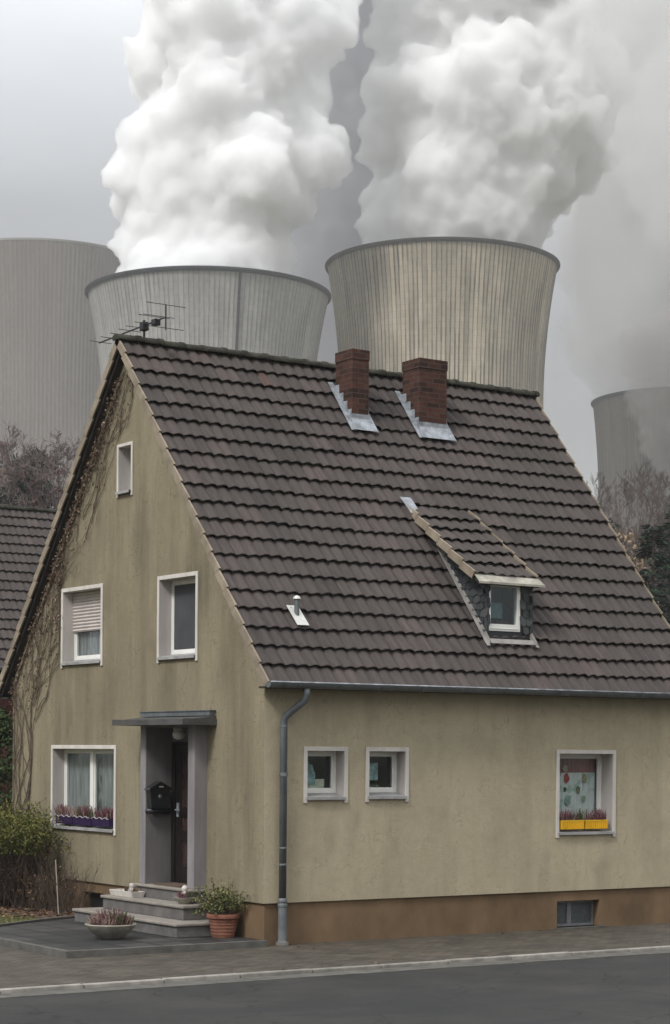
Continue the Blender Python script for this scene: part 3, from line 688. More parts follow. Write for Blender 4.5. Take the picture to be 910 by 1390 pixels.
# ridge caps: lapped half rounds bedded in mortar
def ridge_caps(x0, x1, y, z, mat, parent, seed, sc=1.0):
    mb = MB(); rr = random.Random(seed); x = x0; L = 0.37
    while x < x1-0.02:
        xe = min(x+L+0.03, x1); j = rr.uniform(-.006, .006)
        for (xa, xb, ra, rb_) in ((x, xe-0.07, .098, .103), (xe-0.07, xe, .116, .12)):
            n = 12; base = len(mb.v)
            for xx, r_ in ((xa, ra), (xb, rb_)):
                for i in range(n+1):
                    a_ = math.pi*(-0.08 + 1.16*i/n)
                    mb.v.append((xx, y+math.cos(a_)*r_*sc, z+j+math.sin(a_)*r_*0.72*sc))
            for i in range(n):
                mb.f.append((base+i, base+i+1, base+n+1+i+1, base+n+1+i)); mb.var.append(.5)
            mb.f.append(tuple(base+i for i in range(n, -1, -1))); mb.f.append(tuple(base+n+1+i for i in range(n+1))); mb.var += [.5,.5]
        x += L
    return mb.build('ridge_cap', mat, parent, angle=45)
ridge_caps(RX0-0.06, RX1+0.06, YR, ZR-0.055, M['ridge'], roof, 2)
# soffit / fascia under the front eave and wall-plate
mb = MB(); mb.box(RX0+.04, RX1-.04, -0.27, -0.003, 3.40, 3.425); mb.build('eave_board', M['soffit'], roof)
mb = MB(); mb.box(RX0+.04, RX1-.04, W+.003, W+.27, 3.40, 3.425); mb.build('eave_board', M['soffit'], roof)
# gutter: half round, hung along the eave
def gutter(x0, x1, y, z, r, parent):
    mb = MB(); n = 12; base = 0
    for x in (x0, x1):
        for i in range(n+1):
            a_ = math.pi + math.pi*i/n
            mb.v.append((x, y+math.cos(a_)*r, z+math.sin(a_)*r))
        for i in range(n+1):
            a_ = math.pi + math.pi*i/n
            mb.v.append((x, y+math.cos(a_)*(r-.006), z+math.sin(a_)*(r-.006)))
    m = 2*(n+1)
    for i in range(n):
        mb.f.append((i, i+1, m+i+1, m+i)); mb.f.append((n+1+i+1, n+1+i, m+n+1+i, m+n+1+i+1)); mb.var += [.5,.5]
    mb.f.append(tuple(range(n, -1, -1))); mb.f.append(tuple(range(m, m+n+1))); mb.var += [.5,.5]
    g_ = mb.build('gutter', M['zinc'], parent, angle=60)
    bd = MB(); bd.tube([(x0,y-r,z+.002),(x1,y-r,z+.002)], .011, 8); bd.build('gutter_bead', M['lead'], g_, smooth=True)
    xx = x0+.45
    while xx < x1-.1 and y < 2:
        br = MB()
        pts = [(xx, y+math.cos(math.pi+math.pi*i/8)*(r+.006), z+math.sin(math.pi+math.pi*i/8)*(r+.006)) for i in range(9)]
        br.tube(pts, .007, 5); br.build('gutter_bracket', M['zinc'], g_); xx += .67
    return g_
gutter(RX0-0.03, RX1+.06, -0.345, 3.475, 0.075, house)
gutter(RX0-0.03, RX1+.06, W+0.36, 3.475, 0.075, house)
# downpipe
dp = MB()
pts = [(0.43,-0.345,3.40),(0.43,-0.345,3.33),(0.425,-0.325,3.25),(0.33,-0.18,3.12),(0.26,-0.10,3.03),(0.245,-0.085,2.95),(0.245,-0.085,0.62)]
dp.tube(pts, 0.05, 16); dpo = dp.build('downpipe', M['zinc'], house, smooth=True)
for z in (2.89, 1.28, 1.06): mb = MB(); mb.lathe([(.0505,0),(.054,.004),(.054,.022),(.0505,.026)], (.245,-.085,z), 18); mb.build('pipe_joint', M['pipe_iron'], dpo)
mb = MB(); mb.lathe([(.052,0),(.06,0),(.06,.05),(.052,.05)], (.245,-.085,2.24), 18); mb.box(.235,.255,-.03,0.0,2.25,2.28); mb.box(.18,.31,-.10,-.075,2.25,2.28); mb.build('pipe_clip', M['pipe_iron'], dpo)
mb = MB(); mb.lathe([(.056,0.0),(.066,.0),(.066,.03),(.057,.035),(.057,.48),(.066,.49),(.066,.515),(.058,.525),(.058,.545),(.066,.555),(.066,.575),(.052,.6)], (.245,-.085,0.03), 20); mb.build('standpipe', M['pipe_iron'], dpo, angle=35)
mb = MB(); mb.lathe([(.09,0),(.088,.04),(.07,.05),(.06,.05)], (.245,-.085,.001), 20); mb.build('pipe_foot', M['gutter_stone'], dpo, smooth=True)

# -- chimneys
def chimney(x0, x1, y0, y1, ztop, seed):
    mb = MB(); rr = random.Random(seed)
    zb = ZR - (YR-y0)*ST/CT - 0.35
    mb.box(x0,x1,y0,y1,zb,ztop-.16); mb.box(x0-.009,x1+.009,y0-.009,y1+.009,ztop-.159,ztop)
    ch = mb.build('chimney', M['brick'], house, bevel=.006)
    mb = MB(); mb.box(x0+.05,x1-.05,y0+.05,y1-.05,ztop-.02,ztop+.012); mb.build('flue_top', M['soffit'], ch)
    fl = MB()
    def zr(y): return ZR - (YR-y)*ST/CT
    # apron below the stack
    a0 = Vector((x0-.10, y0-.004, zr(y0)+.05)); 
    fl.prism([(x0-.05,y0-.14,zr(y0-.14)+.072),(x1+.075,y0-.14,zr(y0-.14)+.072),(x1+.02,y0-.004,zr(y0)+.10),(x0-.02,y0-.004,zr(y0)+.10)], Vector((0,-ST,CT))*.008)
    fl.box(x0-.012,x1+.012,y0-.012,y0-.002,zr(y0)+.06,zr(y0)+.17)
    # side gutter in the tiles, both sides, and stepped soakers
    for sx, sg in ((x0, -1), (x1, 1)):
        xa, xb = sx+sg*.004, sx+sg*.095
        yy0, yy1 = y0-.135, y1+.08
        fl.prism([(xa,yy0,zr(yy0)+.055),(xb,yy0,zr(yy0)+.055),(xb,yy1,zr(yy1)+.055),(xa,yy1,zr(yy1)+.055)], Vector((0,-ST,CT))*.01)
        n = 4
        for i in range(n):
            ya = y0 + (y1-y0)*i/n; yb = y0 + (y1-y0)*(i+1)/n
            zt = zr(yb)+.10
            fl.prism([(sx+sg*.003,ya,zr(ya)+.03),(sx+sg*.003,yb+.02,zr(yb+.02)+.03),(sx+sg*.003,yb+.02,zt),(sx+sg*.003,ya+.005,zt)], (sg*.006,0,0))
    fl.build('flashing', M['lead'], ch)
    return ch
chimney(3.44, 3.755, 3.04, 3.50, 8.79, 1)
chimney(4.73, 5.27, 3.04, 3.50, 8.80, 2)

# -- vent pipe
mb = MB()
def rq(x, s, h): return tuple(rp_(x, s, h))
mb.prism([rq(.655,5.36,.02),rq(.84,5.36,.02),rq(.86,5.74,.045),rq(.67,5.74,.045)], NM_F*.008)
vp = mb.build('vent_pipe', M['alu'], house)
b0 = rp_(.755,5.56,.0)
mb = MB(); mb.lathe([(.036,-.03),(.036,.26)], tuple(b0), 14, close=True); mb.build('stub_pipe', M['zinc'], vp, angle=40)
mb = MB(); mb.lathe([(.055,.255),(.052,.27),(.035,.292),(0,.305)], tuple(b0), 14, close=True); mb.build('cap', M['alu'], vp, angle=40)

# -- shed dormer
dx0, dx1, yf = 3.90, 4.71, 0.285
def zroof(y): return ZR - (YR-y)*ST/CT
zf0 = zroof(yf)
TD = math.atan2(6.30-5.03, 1.93-0.10); DT = Vector((0,-math.cos(TD),-math.sin(TD))); DNm = Vector((0,-math.sin(TD),math.cos(TD)))
dtop = Vector((3.72, 1.96, 6.325))
def zdorm(y): return dtop.z - (dtop.y-y)*math.tan(TD)
mb = MB()      # front wall frame of the dormer
zt = zdorm(yf) - .10
fx0, fx1, fz0, fz1 = 3.97, 4.545, zf0+.10, zt-.045
for (a,b_,c_,d) in ((dx0,fx0,zf0-.1,zt),(fx1,dx1,zf0-.1,zt),(fx0,fx1,zf0-.1,fz0),(fx0,fx1,fz1,zt)): mb.box(a,b_,yf,yf+.10,c_,d)
dormer = mb.build('dormer', M['slate'], house)
# slates: lapped small plates on the cheeks and on the front posts
def slate_courses(mb, P, u0, u1, v0, v1, inside, seed, w=.17, h=.105):
    rr = random.Random(seed); v = v0; k = 0
    while v < v1:
        u = u0 - (w/2 if k % 2 else 0)
        while u < u1:
            if inside(u+w/2, v+h/2):
                t0, t1 = .020+rr.uniform(0,.004), .006; g_ = .004
                hh = h*1.25
                pts = [(u+g_, v+.02, t0), (u+w*.35, v-.006, t0), (u+w*.65, v-.006, t0), (u+w-g_, v+.02, t0), (u+w-g_, v+hh, t1), (u+g_, v+hh, t1)]
                mb.prism([P(*p) for p in pts], Vector(P(0,0,.005))-Vector(P(0,0,0)), var=rr.random())
            u += w
        v += h; k += 1
for side, xs, sg in (('l', dx0, -1), ('r', dx1, 1)):
    ck = MB(); ys = [yf+.101]
    top = [(xs, yf+.101, zdorm(yf+.101)-.11)]
    # intersection of dormer underside with the main roof
    yb = yf
    while zdorm(yb)-.11 > zroof(yb)+.01 and yb < 2.0: yb += .01
    ck.prism([(xs-sg*.0, yf+.101, zroof(yf+.1)-.12),(xs, yb+.1, zroof(yb)-.08),(xs, yb, zdorm(yb)-.11),(xs, yf+.101, zdorm(yf+.101)-.11)], (-sg*.06,0,0))
    ins = lambda u, v: (v > zroof(u)+.04) and (v < zdorm(u)-.12) and u > yf-.03
    slate_courses(ck, (lambda s_: (lambda u, v, t_: (xs+s_*t_, u, v)))(sg), yf+.0, yb, zf0-.02, zdorm(yb)+.1, ins, 11+sg)
    ck.build('slate_cheek', M['slate'], dormer)
for (a, b_) in ((dx0, fx0-.01), (fx1+.045, dx1)):
    ck = MB(); slate_courses(ck, lambda u, v, t_: (u, yf-t_, v), a, b_-.02, zf0+.07, zt-.06, lambda u, v: True, 5, w=(b_-a), h=.12); ck.build('front_slates', M['slate'], dormer)
fm = MB(); q = .062
fm.box(fx0,fx0+q*.5,yf-.012,yf+.06,fz0,fz1); fm.box(fx1-q,fx1,yf-.012,yf+.06,fz0,fz1); fm.box(fx0+q*.5,fx1-q,yf-.012,yf+.06,fz0,fz0+.10); fm.box(fx0+q*.5,fx1-q,yf-.012,yf+.06,fz1-q*.7,fz1)
fm.box(fx0+.01,fx1-q*.4,yf-.02,yf-.013,fz0+.03,fz0+.042)
fm.build('window_frame', M['pvc'], dormer, bevel=.004)
mb = MB(); mb.box(fx0+q*.5,fx1-q,yf+.02,yf+.026,fz0+.10,fz1-q*.7); mb.build('pane', M['glass'], dormer)
mb = MB(); mb.box(fx0+.12,fx0+.38,yf+.16,yf+.17,fz0+.2,fz0+.42); mb.build('hanging_cloth', simple('teal_cloth', (0.10,0.17,0.18), .9, .35, 9), dormer)
mb = MB(); mb.box(fx0-.02,fx1+.06,yf+.5,yf+.52,fz0-.1,fz1+.1); mb.build('room_back', simple('dim_room', (0.05,0.055,0.052), .9, .3, 3), dormer)
# dormer roof
DLEN = 2.13
nd = 6
dt_ = roof_tiles(1.15, nd, tuple(dtop + DT*0.0), DT, DNm, 21, start=0.05)
dro = dt_.build('dormer_roof', M['tile'], dormer, angle=35)
mb = MB(); x0_, x1_ = dtop.x+.02, dtop.x+1.13
P0, P1 = dtop+DT*.0+DNm*(-.066), dtop+DT*(DLEN+.06)+DNm*(-.066)
mb.prism([(x0_,P0.y,P0.z),(x0_,P1.y,P1.z),(x0_,P1.y-DNm.y*.04,P1.z-DNm.z*.04),(x0_,P0.y-DNm.y*.04,P0.z-DNm.z*.04)], (x1_-x0_,0,0)); mb.build('dormer_deck', M['soffit'], dormer)
vg = MB(); verge_pieces(vg, dtop.x-.03, dtop.x-.002, 6, (dtop.y, dtop.z), DT, DNm, 31, start=.05, drop=.10); vg.build('verge', M['verge'], dormer, bevel=.004)
vg = MB(); verge_pieces(vg, dtop.x+1.152, dtop.x+1.168, 6, (dtop.y, dtop.z), DT, DNm, 32, start=.05, drop=.06, top=.006); vg.build('verge', M['verge'], dormer, bevel=.004)
mb = MB(); E0 = dtop+DT*2.0+DNm*(-.03); E1 = dtop+DT*(DLEN+.10)+DNm*(-.045)
mb.prism([(dtop.x+.0,E0.y,E0.z),(dtop.x+1.15,E0.y,E0.z),(dtop.x+1.19,E1.y,E1.z),(dtop.x-.03,E1.y,E1.z)], DNm*.012)
mb.prism([(dtop.x-.03,E1.y,E1.z+.012),(dtop.x+1.19,E1.y,E1.z+.012),(dtop.x+1.19,E1.y,E1.z-.02),(dtop.x-.03,E1.y,E1.z-.02)], (0,-.008,0))
mb.build('eave_sheet', simple('weathered_pale_sheet', (0.34,0.32,0.27), .8, .35, 6), dormer)
# flashings of the dormer: pale strips down both cheeks, apron below, patch at the top
mb = MB()
for (xa, xb) in ((dx0-.085, dx0-.024), (dx1+.024, dx1+.075)):
    s_a, s_b = 3.75, 5.93
    n = 1
    for i in range(n):
        sa = s_a+(s_b-s_a)*i/n; sb = s_a+(s_b-s_a)*(i+1)/n+.03
        mb.prism([rq(xa,sa,.047),rq(xb,sa,.047),rq(xb,sb,.047),rq(xa,sb,.047)], NM_F*.006)
    mb.prism([rq(xb if xa < dx0 else xa, s_a, .01), rq(xb if xa < dx0 else xa, s_b, .01), rq(xb if xa < dx0 else xa, s_b-.02, .10), rq(xb if xa < dx0 else xa, s_a, .06)], (.005,0,0))
mb.prism([rq(dx0-.085,5.82,.042),rq(dx1+.075,5.82,.042),rq(dx1+.08,5.91,.044),rq(dx0-.09,5.91,.044)], NM_F*.008)
mb.build('flashing', M['old_lead'], dormer)
mb = MB(); mb.prism([rq(dtop.x-.10,2.98,.03),rq(dtop.x+.10,2.98,.03),rq(dtop.x+.12,3.33,.05),rq(dtop.x-.06,3.33,.05)], NM_F*.01); mb.build('top_flashing', M['lead'], dormer)
mb = MB(); mb.box(fx1+.004, fx1+.045, yf-.01, yf-.002, fz0-.02, zt-.02); mb.build('dark_reveal', M['black'], dormer)

# ------------------------------------------------------------------ steps
stp = tag(empty('entrance_steps', (-.2,2.3,PZ)), 'three grey stone entrance steps with pale treads in front of the porch', 'steps')
def step(x0, y0, y1, zb, zt):
    mb = MB(); mb.box(x0, -0.004, y0, y1, zb, zt-.042, M=Matrix.Translation((.2,-2.3,-PZ))); r_ = mb.build('step', M['stone'], stp, bevel=.008)
    mb = MB(); mb.box(x0-.03, -0.003, y0-.03, y1+.03, zt-.041, zt, M=Matrix.Translation((.2,-2.3,-PZ))); mb.build('tread', M['tread'], r_, bevel=.012)
step(-0.86, 0.80, 3.80, PZ+.002, 0.268)
step(-0.53, 1.20, 3.55, 0.269, 0.47)
step(-0.235, 1.47, 3.08, 0.471, 0.660)

# ------------------------------------------------------------------ small things round the entrance
def leaf_quad(mb, p, d, n, L, Wd, var):
    d = Vector(d).normalized(); s = d.cross(Vector(n))
    if s.length < 1e-4: s = d.cross(Vector((.3,.8,.5)))
    s.normalize(); p = Vector(p)
    mb.poly([p, p+d*L*.5+s*Wd*.5, p+d*L, p+d*L*.5-s*Wd*.5], var)
def rvec(r): 
    v = Vector((r.gauss(0,1), r.gauss(0,1), r.gauss(0,1)))
    return v.normalized() if v.length > 1e-6 else Vector((0,0,1))
def heather(name, parent, box, n, hmin, hmax, seed, pal=(0,1)):
    """sprigs over a rectangle (x0,x1,y0,y1,z)"""
    r = random.Random(seed); mb = MB(); x0,x1,y0,y1,z = box
    clumps = [(r.uniform(x0,x1), r.uniform(y0,y1), r.uniform(*pal)) for _ in range(max(3, n//22))]
    for i in range(n):
        cx_, cy_, cv = r.choice(clumps)
        p = Vector((min(x1,max(x0,cx_+r.gauss(0,.035))), min(y1,max(y0,cy_+r.gauss(0,.035))), z))
        h = r.uniform(hmin, hmax); lean = Vector((p.x-cx_, p.y-cy_, 0))*1.6 + Vector((r.gauss(0,.18), r.gauss(0,.18), 1)); lean.normalize()
        tip = p+lean*h; v = min(1,max(0,cv+r.gauss(0,.15)))
        mb.tube([p, p.lerp(tip,.5), tip], [.004,.006,.0015], 3, cap=False, var=v)
        for k in range(9):
            t_ = .25+.75*r.random(); q = p.lerp(tip, t_)
            leaf_quad(mb, q, (lean+rvec(r)*.9), rvec(r), r.uniform(.012,.026), .007, min(1,max(0,v+r.gauss(0,.12))))
    return mb.build(name, M['heather_leaf'], parent)
# stone bowl of heather on the patio
bw = tag(empty('planter_bowl', (-1.62,1.22,PZ)), 'shallow round concrete bowl of pink heather standing on the dark patio slabs', 'planter')
mb = MB(); mb.lathe([(.0,.0),(.15,.0),(.165,.012),(.25,.08),(.335,.17),(.345,.19),(.335,.2),(.31,.185),(.25,.13),(0,.12)], (0,0,0), 36); mb.build('bowl', M['concrete_bowl'], bw, angle=40)
mb = MB(); mb.lathe([(.30,.165),(.2,.18),(0,.19)], (0,0,0), 24); mb.build('soil', M['soil'], bw)
r_ = random.Random(5); hb = MB()
for i in range(430):
    a_ = r_.uniform(0,6.283); q = math.sqrt(r_.random())*.27; p = Vector((math.cos(a_)*q, math.sin(a_)*q, .17)); cl = mnoise.noise(Vector((p.x*7,p.y*7,.3)))
    h = r_.uniform(.10,.235)*(1.1-.7*(q/.3)**2); lean = Vector((p.x*1.4+r_.gauss(0,.12), p.y*1.4+r_.gauss(0,.12), .8)).normalized(); tip = p+lean*h
    v = min(1,max(0,.6+cl*1.1+r_.gauss(0,.2)))
    hb.tube([p,p.lerp(tip,.5),tip],[.004,.006,.0015],3,cap=False,var=v)
    for k in range(10):
        t_ = .2+.8*r_.random(); leaf_quad(hb, p.lerp(tip,t_), lean+rvec(r_)*.9, rvec(r_), r_.uniform(.012,.03), .008, min(1,max(0,v+r_.gauss(0,.14))))
hb.build('heather', M['heather_leaf'], bw)
# terracotta pot with a bush
pt = tag(empty('flower_pot', (-.22,.66,PZ)), 'ribbed terracotta pot holding a bushy green shrub beside the steps', 'flower pot')
mb = MB(); prof = [(0,0),(.15,0),(.155,.012)]
for k in range(5): z_ = .03+k*.045; prof += [(.158+k*.008,z_),(.165+k*.008,z_+.014),(.161+k*.008,z_+.03)]
prof += [(.205,.255),(.222,.26),(.228,.29),(.222,.315),(.2,.315),(.19,.27),(0,.265)]
mb.lathe(prof, (0,0,0), 36); mb.build('pot', M['terracotta'], pt, angle=40)
r_ = random.Random(9); lb = MB(); sb = MB()
for i in range(56):
    d = Vector((r_.gauss(0,.75), r_.gauss(0,.75), r_.uniform(.3,1.25))).normalized(); L = r_.uniform(.28,.54); p = Vector((r_.gauss(0,.05), r_.gauss(0,.05), .27)); m_ = p+d*L*.55+Vector((0,0,.03)); e_ = p+d*L
    sb.tube([p,m_,e_],[.005,.004,.002],4,cap=False)
    for k in range(34):
        t_ = r_.uniform(.25,1.05); q = (p.lerp(m_,t_*1.8) if t_ < .55 else m_.lerp(e_,(t_-.55)/.45)) + rvec(r_)*.03
        leaf_quad(lb, q, (d*.5+rvec(r_)).normalized(), rvec(r_), r_.uniform(.03,.055), r_.uniform(.016,.026), min(1,max(0,r_.gauss(.45,.25)+.25*(t_-.5))))
shr = lb.build('foliage', M['shrub_leaf'], pt); sb.build('stems', M['twig'], pt)
# white planter tray on the second step and little stone bowl with a figure
tr = tag(empty('planter_tray', (-.36,3.10,.4705)), 'white oblong planter with dried plants on the left end of the middle step', 'planter')
mb = MB(); mb.prism([(-.09,-.30,.0),(.09,-.30,.0),(.11,-.32,.085),(-.11,-.32,.085)], (0,.02,0)); mb.prism([(-.09,.36,.0),(.09,.36,.0),(.11,.38,.085),(-.11,.38,.085)], (0,-.02,0))
mb.prism([(-.09,-.279,.0),(-.075,-.279,.0),(-.095,-.279,.085),(-.11,-.279,.085)], (0,.618,0)); mb.prism([(.075,-.279,.0),(.09,-.279,.0),(.11,-.279,.085),(.095,-.279,.085)], (0,.618,0)); mb.box(-.074,.074,-.279,.339,.002,.05)
mb.build('tray', M['white_paint'], tr, bevel=.004)
heather('plants', tr, (-.06,.06,-.25,.0,.05), 40, .05, .12, 12, (0,.5))
mb = MB(); mb.lathe([(0,0),(.045,0),(.06,.03),(.05,.07),(.035,.085),(.05,.1),(.035,.14),(0,.15)], (0,-.12,.05), 14); mb.build('figurine', M['reveal'], tr, smooth=True)
mb = MB()
for k in range(14): leaf_quad(mb, (r_.uniform(-.05,.05), r_.uniform(-.24,-.02), .08), rvec(r_)+Vector((0,0,1)), rvec(r_), .06, .035, r_.random())
mb.build('dead_leaves', M['dead_leaf'], tr)
bo = tag(empty('ornament_bowl', (-.36,1.47,.4705)), 'small grey stone bowl with a pale figurine on the right end of the middle step', 'ornament')
mb = MB(); mb.lathe([(0,0),(.07,0),(.085,.02),(.135,.075),(.14,.09),(.12,.09),(0,.07)], (0,0,0), 20); mb.build('bowl', M['concrete_bowl'], bo, angle=40)
mb = MB(); mb.lathe([(0,.07),(.05,.07),(.055,.1),(.035,.16),(.03,.175),(.042,.195),(.045,.22),(.03,.245),(.012,.255),(0,.258)], (0.0,-.01,0), 16); mb.box(-.06,.0,-.05,-.02,.13,.155); mb.build('figurine', M['white_paint'], bo, smooth=True)
heather('plants', bo, (-.09,.09,-.08,.08,.075), 60, .05, .11, 13, (0,.7))
# letter box on the porch wall
lb_ = tag(empty('letterbox', (-.035,2.884,1.74)), 'black ornate letterbox with a gabled lid on the left porch wall', 'letterbox')
mb = MB(); P_ = lambda x, z: (x, -.002, z)
mb.prism([P_(-.14,.0),P_(.14,.0),P_(.165,.27),P_(.0,.35),P_(-.165,.27)], (0,-.13,0)); mb.build('body', M['black'], lb_, bevel=.008)
mb = MB(); mb.prism([(-.195,.0,.26),(-.185,.0,.29),(0,.0,.39),(.185,.0,.29),(.195,.0,.26),(0,.0,.35)], (0,-.16,0)); mb.build('lid', M['black'], lb_, bevel=.004)
mb = MB(); mb.box(-.035,.035,-.165,-.160,.305,.32); mb.build('slot_plate', M['reveal'], lb_)
mb = MB(); mb.tube([(-.19,-.07,-.04),(.19,-.07,-.04)], .04, 12); mb.build('newspaper_roll', M['black'], lb_, smooth=True)
mb = MB(); mb.lathe([(0,0),(.03,0),(.022,.012),(0,.014)], (0,0,0), 14); o_ = mb.build('emblem', M['zinc'], lb_); o_.location = (0,-.132,.17); o_.rotation_euler = (R(90),0,0)
# flower boxes on the sills
def flower_box(loc, axis, L, mat, labels, ribs, seed, wavy=False, dep=.14, h=.13, pal=(.1,.8)):
    rt_ = tag(empty('flower_box', loc), labels, 'flower box', 'heather boxes on the window sills')
    mb = MB(); t_ = .006
    def bx(u0,u1,v0,v1,z0,z1):
        if axis == 'y': mb.box(v0,v1,u0,u1,z0,z1)
        else: mb.box(u0,u1,v0,v1,z0,z1)
    bx(-L/2,L/2,-dep/2,dep/2,0,.02); bx(-L/2,L/2,-dep/2,-dep/2+t_,.0205,h); bx(-L/2,L/2,dep/2-t_,dep/2,.0205,h); bx(-L/2,-L/2+t_,-dep/2+t_,dep/2-t_,.0205,h); bx(L/2-t_,L/2,-dep/2+t_,dep/2-t_,.0205,h)
    bx(-L/2-.008,L/2+.008,-dep/2-.008,-dep/2-.0005,h-.018,h+.006)
    if ribs:
        n = int(L/.036)
        for k in range(n): u = -L/2+.012+(L-.024)*k/(n-1); bx(u-.009,u+.009,-dep/2-.007,-dep/2-.0005,.006,h-.019)
    mb.build('box', mat, rt_, bevel=.002)
    mb = MB(); bx(-L/2+t_,L/2-t_,-dep/2+t_,dep/2-t_,.05,h-.015); mb.build('soil', M['soil'], rt_)
    if wavy:
        mb = MB(); pts = []
        for k in range(25):
            u = -L/2+L*k/24; z_ = h+.012*math.sin(k*.8+seed)-.006; pts.append((-dep/2-.016, u, z_) if axis == 'y' else (u, -dep/2-.016, z_))
        mb.tube(pts, .006, 5); mb.build('cord_trim', M['reveal'], rt_)
    b_ = (-dep/2,dep/2,-L/2+.02,L/2-.02,h-.02) if axis == 'y' else (-L/2+.02,L/2-.02,-dep/2,dep/2,h-.02)
    heather('heather', rt_, b_, int(L*300), .09, .2, seed, pal)
    return rt_
for i, (y_, lab) in enumerate(((5.83,'purple flower box with pale heather, nearest the corner climbed by the vine'),(5.22,'purple flower box with yellow and pink heather, between two other purple boxes'),(4.60,'purple flower box with dark red heather, nearest the front door'))):
    flower_box((.035,y_,1.418), 'y', .56, M['purple'], lab, True, 40+i, True, pal=[(.3,1.0),(.2,1.0),(.45,.75)][i])
for i, (x_, lab) in enumerate(((5.315,'yellow ribbed flower box with greenish heather, left one below the printed curtain'),(5.775,'yellow ribbed flower box with dark red heather, right one below the printed curtain'))):
    flower_box((x_,.035,1.458), 'x', .425, M['yellow'], lab, True, 50+i, pal=[(.0,.7),(.45,.62)][i])

# ------------------------------------------------------------------ climbing plant on the gable
vine = tag(empty('climbing_vine', (0,7.4,0.08)), 'leafless brown climbing vine spreading up the left side of the gable', 'climbing plant')
r_ = random.Random(17); st = MB(); lv = MB()
def y_limit(z): return min(W-.06, YR + max(0,(ZR-.30-z))*CT/ST - .08)
def y_right(z):
    pts_ = ((0,7.35),(2.7,7.0),(3.6,6.35),(3.9,6.06),(5.1,6.06),(5.3,5.3),(6.2,4.5),(6.9,4.24),(7.2,3.9),(8.4,3.5))
    for a, b_ in zip(pts_, pts_[1:]):
        if a[0] <= z <= b_[0]: return a[1]+(b_[1]-a[1])*(z-a[0])/(b_[0]-a[0])
    return 3.5
def grow(p, ang, rad, n, depth, up):
    pts = [p.copy()]
    for i in range(n):
        ang += r_.gauss(0,.14); ang = ang*.95 + up*.05
        p = p + Vector((0, math.sin(ang), math.cos(ang)))*r_.uniform(.05,.09)
        if p.y < y_right(p.z): p.y = y_right(p.z)+r_.random()*.03; ang *= .3
        p.y = min(p.y, y_limit(p.z)-r_.random()*.05); p.x = -.012-r_.random()*.012-rad*.5
        if p.z > 8.25 or p.y < 3.6: break
        pts.append(p.copy())
        if depth < 3 and r_.random() < (.055 if depth == 0 else .07) and len(pts) > 3: grow(p.copy(), ang+r_.choice((-1,1))*r_.uniform(.3,.8), rad*.62, int(n*r_.uniform(.3,.6)), depth+1, up)
        dens = 0.42 if (y_limit(p.z)-p.y) < .6 else .2
        if p.z > 3.1 and r_.random() < dens*(1.0 if p.z < 7.6 else .6):
            for _ in range(r_.choice((1,1,2))):
                q = p+Vector((-.012-r_.random()*.045, r_.gauss(0,.05), r_.gauss(0,.05))); q.y = min(q.y, y_limit(q.z)+.04)
                leaf_quad(lv, q, Vector((-.5,r_.gauss(0,.6),-1)), rvec(r_), r_.uniform(.02,.055), r_.uniform(.014,.038), min(1, abs(r_.gauss(.3,.27))))
    if len(pts) > 2: st.tube(pts, [max(.0025, rad*(1-.75*i/len(pts))) for i in range(len(pts))], 4, cap=False)
for i in range(6):
    grow(Vector((-.02, 7.66-r_.random()*.22, .10)), r_.gauss(-.02,.04), r_.uniform(.009,.018), r_.randint(55,100), 0, r_.uniform(-.30,-.02))
for i in range(22):
    z = r_.uniform(3.2,7.6); yl = y_limit(z); yr_ = y_right(z)
    grow(Vector((-.02, yr_+(yl-yr_)*r_.uniform(.25,.9), z)), r_.gauss(-.5,.2), r_.uniform(.005,.009), r_.randint(18,40), 1, -.62)
for i in range(6):
    z = r_.uniform(4.6,7.2); grow(Vector((-.02, y_limit(z)-r_.uniform(.1,.5), z)), r_.gauss(-.62,.2), .006, r_.randint(16,34), 1, -.75)
for i in range(620):      # the dense band tucked under the verge
    z = 3.4+4.7*math.sqrt(r_.random()); q = Vector((-.02-r_.random()*.09, y_limit(z)+.03-abs(r_.gauss(0,.16)), z)); leaf_quad(lv, q, Vector((-.4,r_.gauss(0,.7),-1)), rvec(r_), r_.uniform(.025,.06), r_.uniform(.015,.04), min(1,abs(r_.gauss(.2,.22))))
M4 = Matrix.Translation((0,-7.4,-.08))
for mb in (st, lv): mb.v = [tuple(M4 @ Vector(v)) for v in mb.v]
st.build('stems', M['stem'], vine); lv.build('withered_leaves', M['vine_leaf'], vine)

# ------------------------------------------------------------------ TV aerial
an = tag(empty('television_aerial', (.28,YR,ZR-.02)), 'thin metal television aerial on a short mast at the gable end of the ridge', 'aerial')
mb = MB(); mb.tube([(0,0,-.1),(0,0,.30)], .018, 8); mb.build('mast', M['black'], an)
ax = MB(); ax.tube([(0,1.45,.20),(0,-.66,.23)], .012, 6); ax.build('boom', M['black'], an)
mb = MB(); mb.box(-.05,.05,-.06,.06,.14,.27); mb.build('clamp', M['black'], an, bevel=.01)
mb = MB(); mb.box(-.05,.05,-.42,-.30,.16,.25); mb.build('dipole_box', M['black'], an, bevel=.01)
mb = MB(); mb.tube([(0,-.66,.04),(0,-.66,.41)], .011, 6)
mb.build('reflector_post', M['black'], an)
for (y_, z_, hl) in ((-.66,.41,.33),(-.66,.07,.3),(-.45,.28,.26),(-.3,.3,.26),(-.1,.23,.22),(.2,.225,.2),(.45,.22,.19),(.75,.213,.18),(1.05,.207,.18),(1.4,.202,.19)):
    mb = MB(); mb.tube([(-hl,y_,z_),(hl,y_,z_)], .0055, 5); mb.build('aerial_rod', M['black'], an)

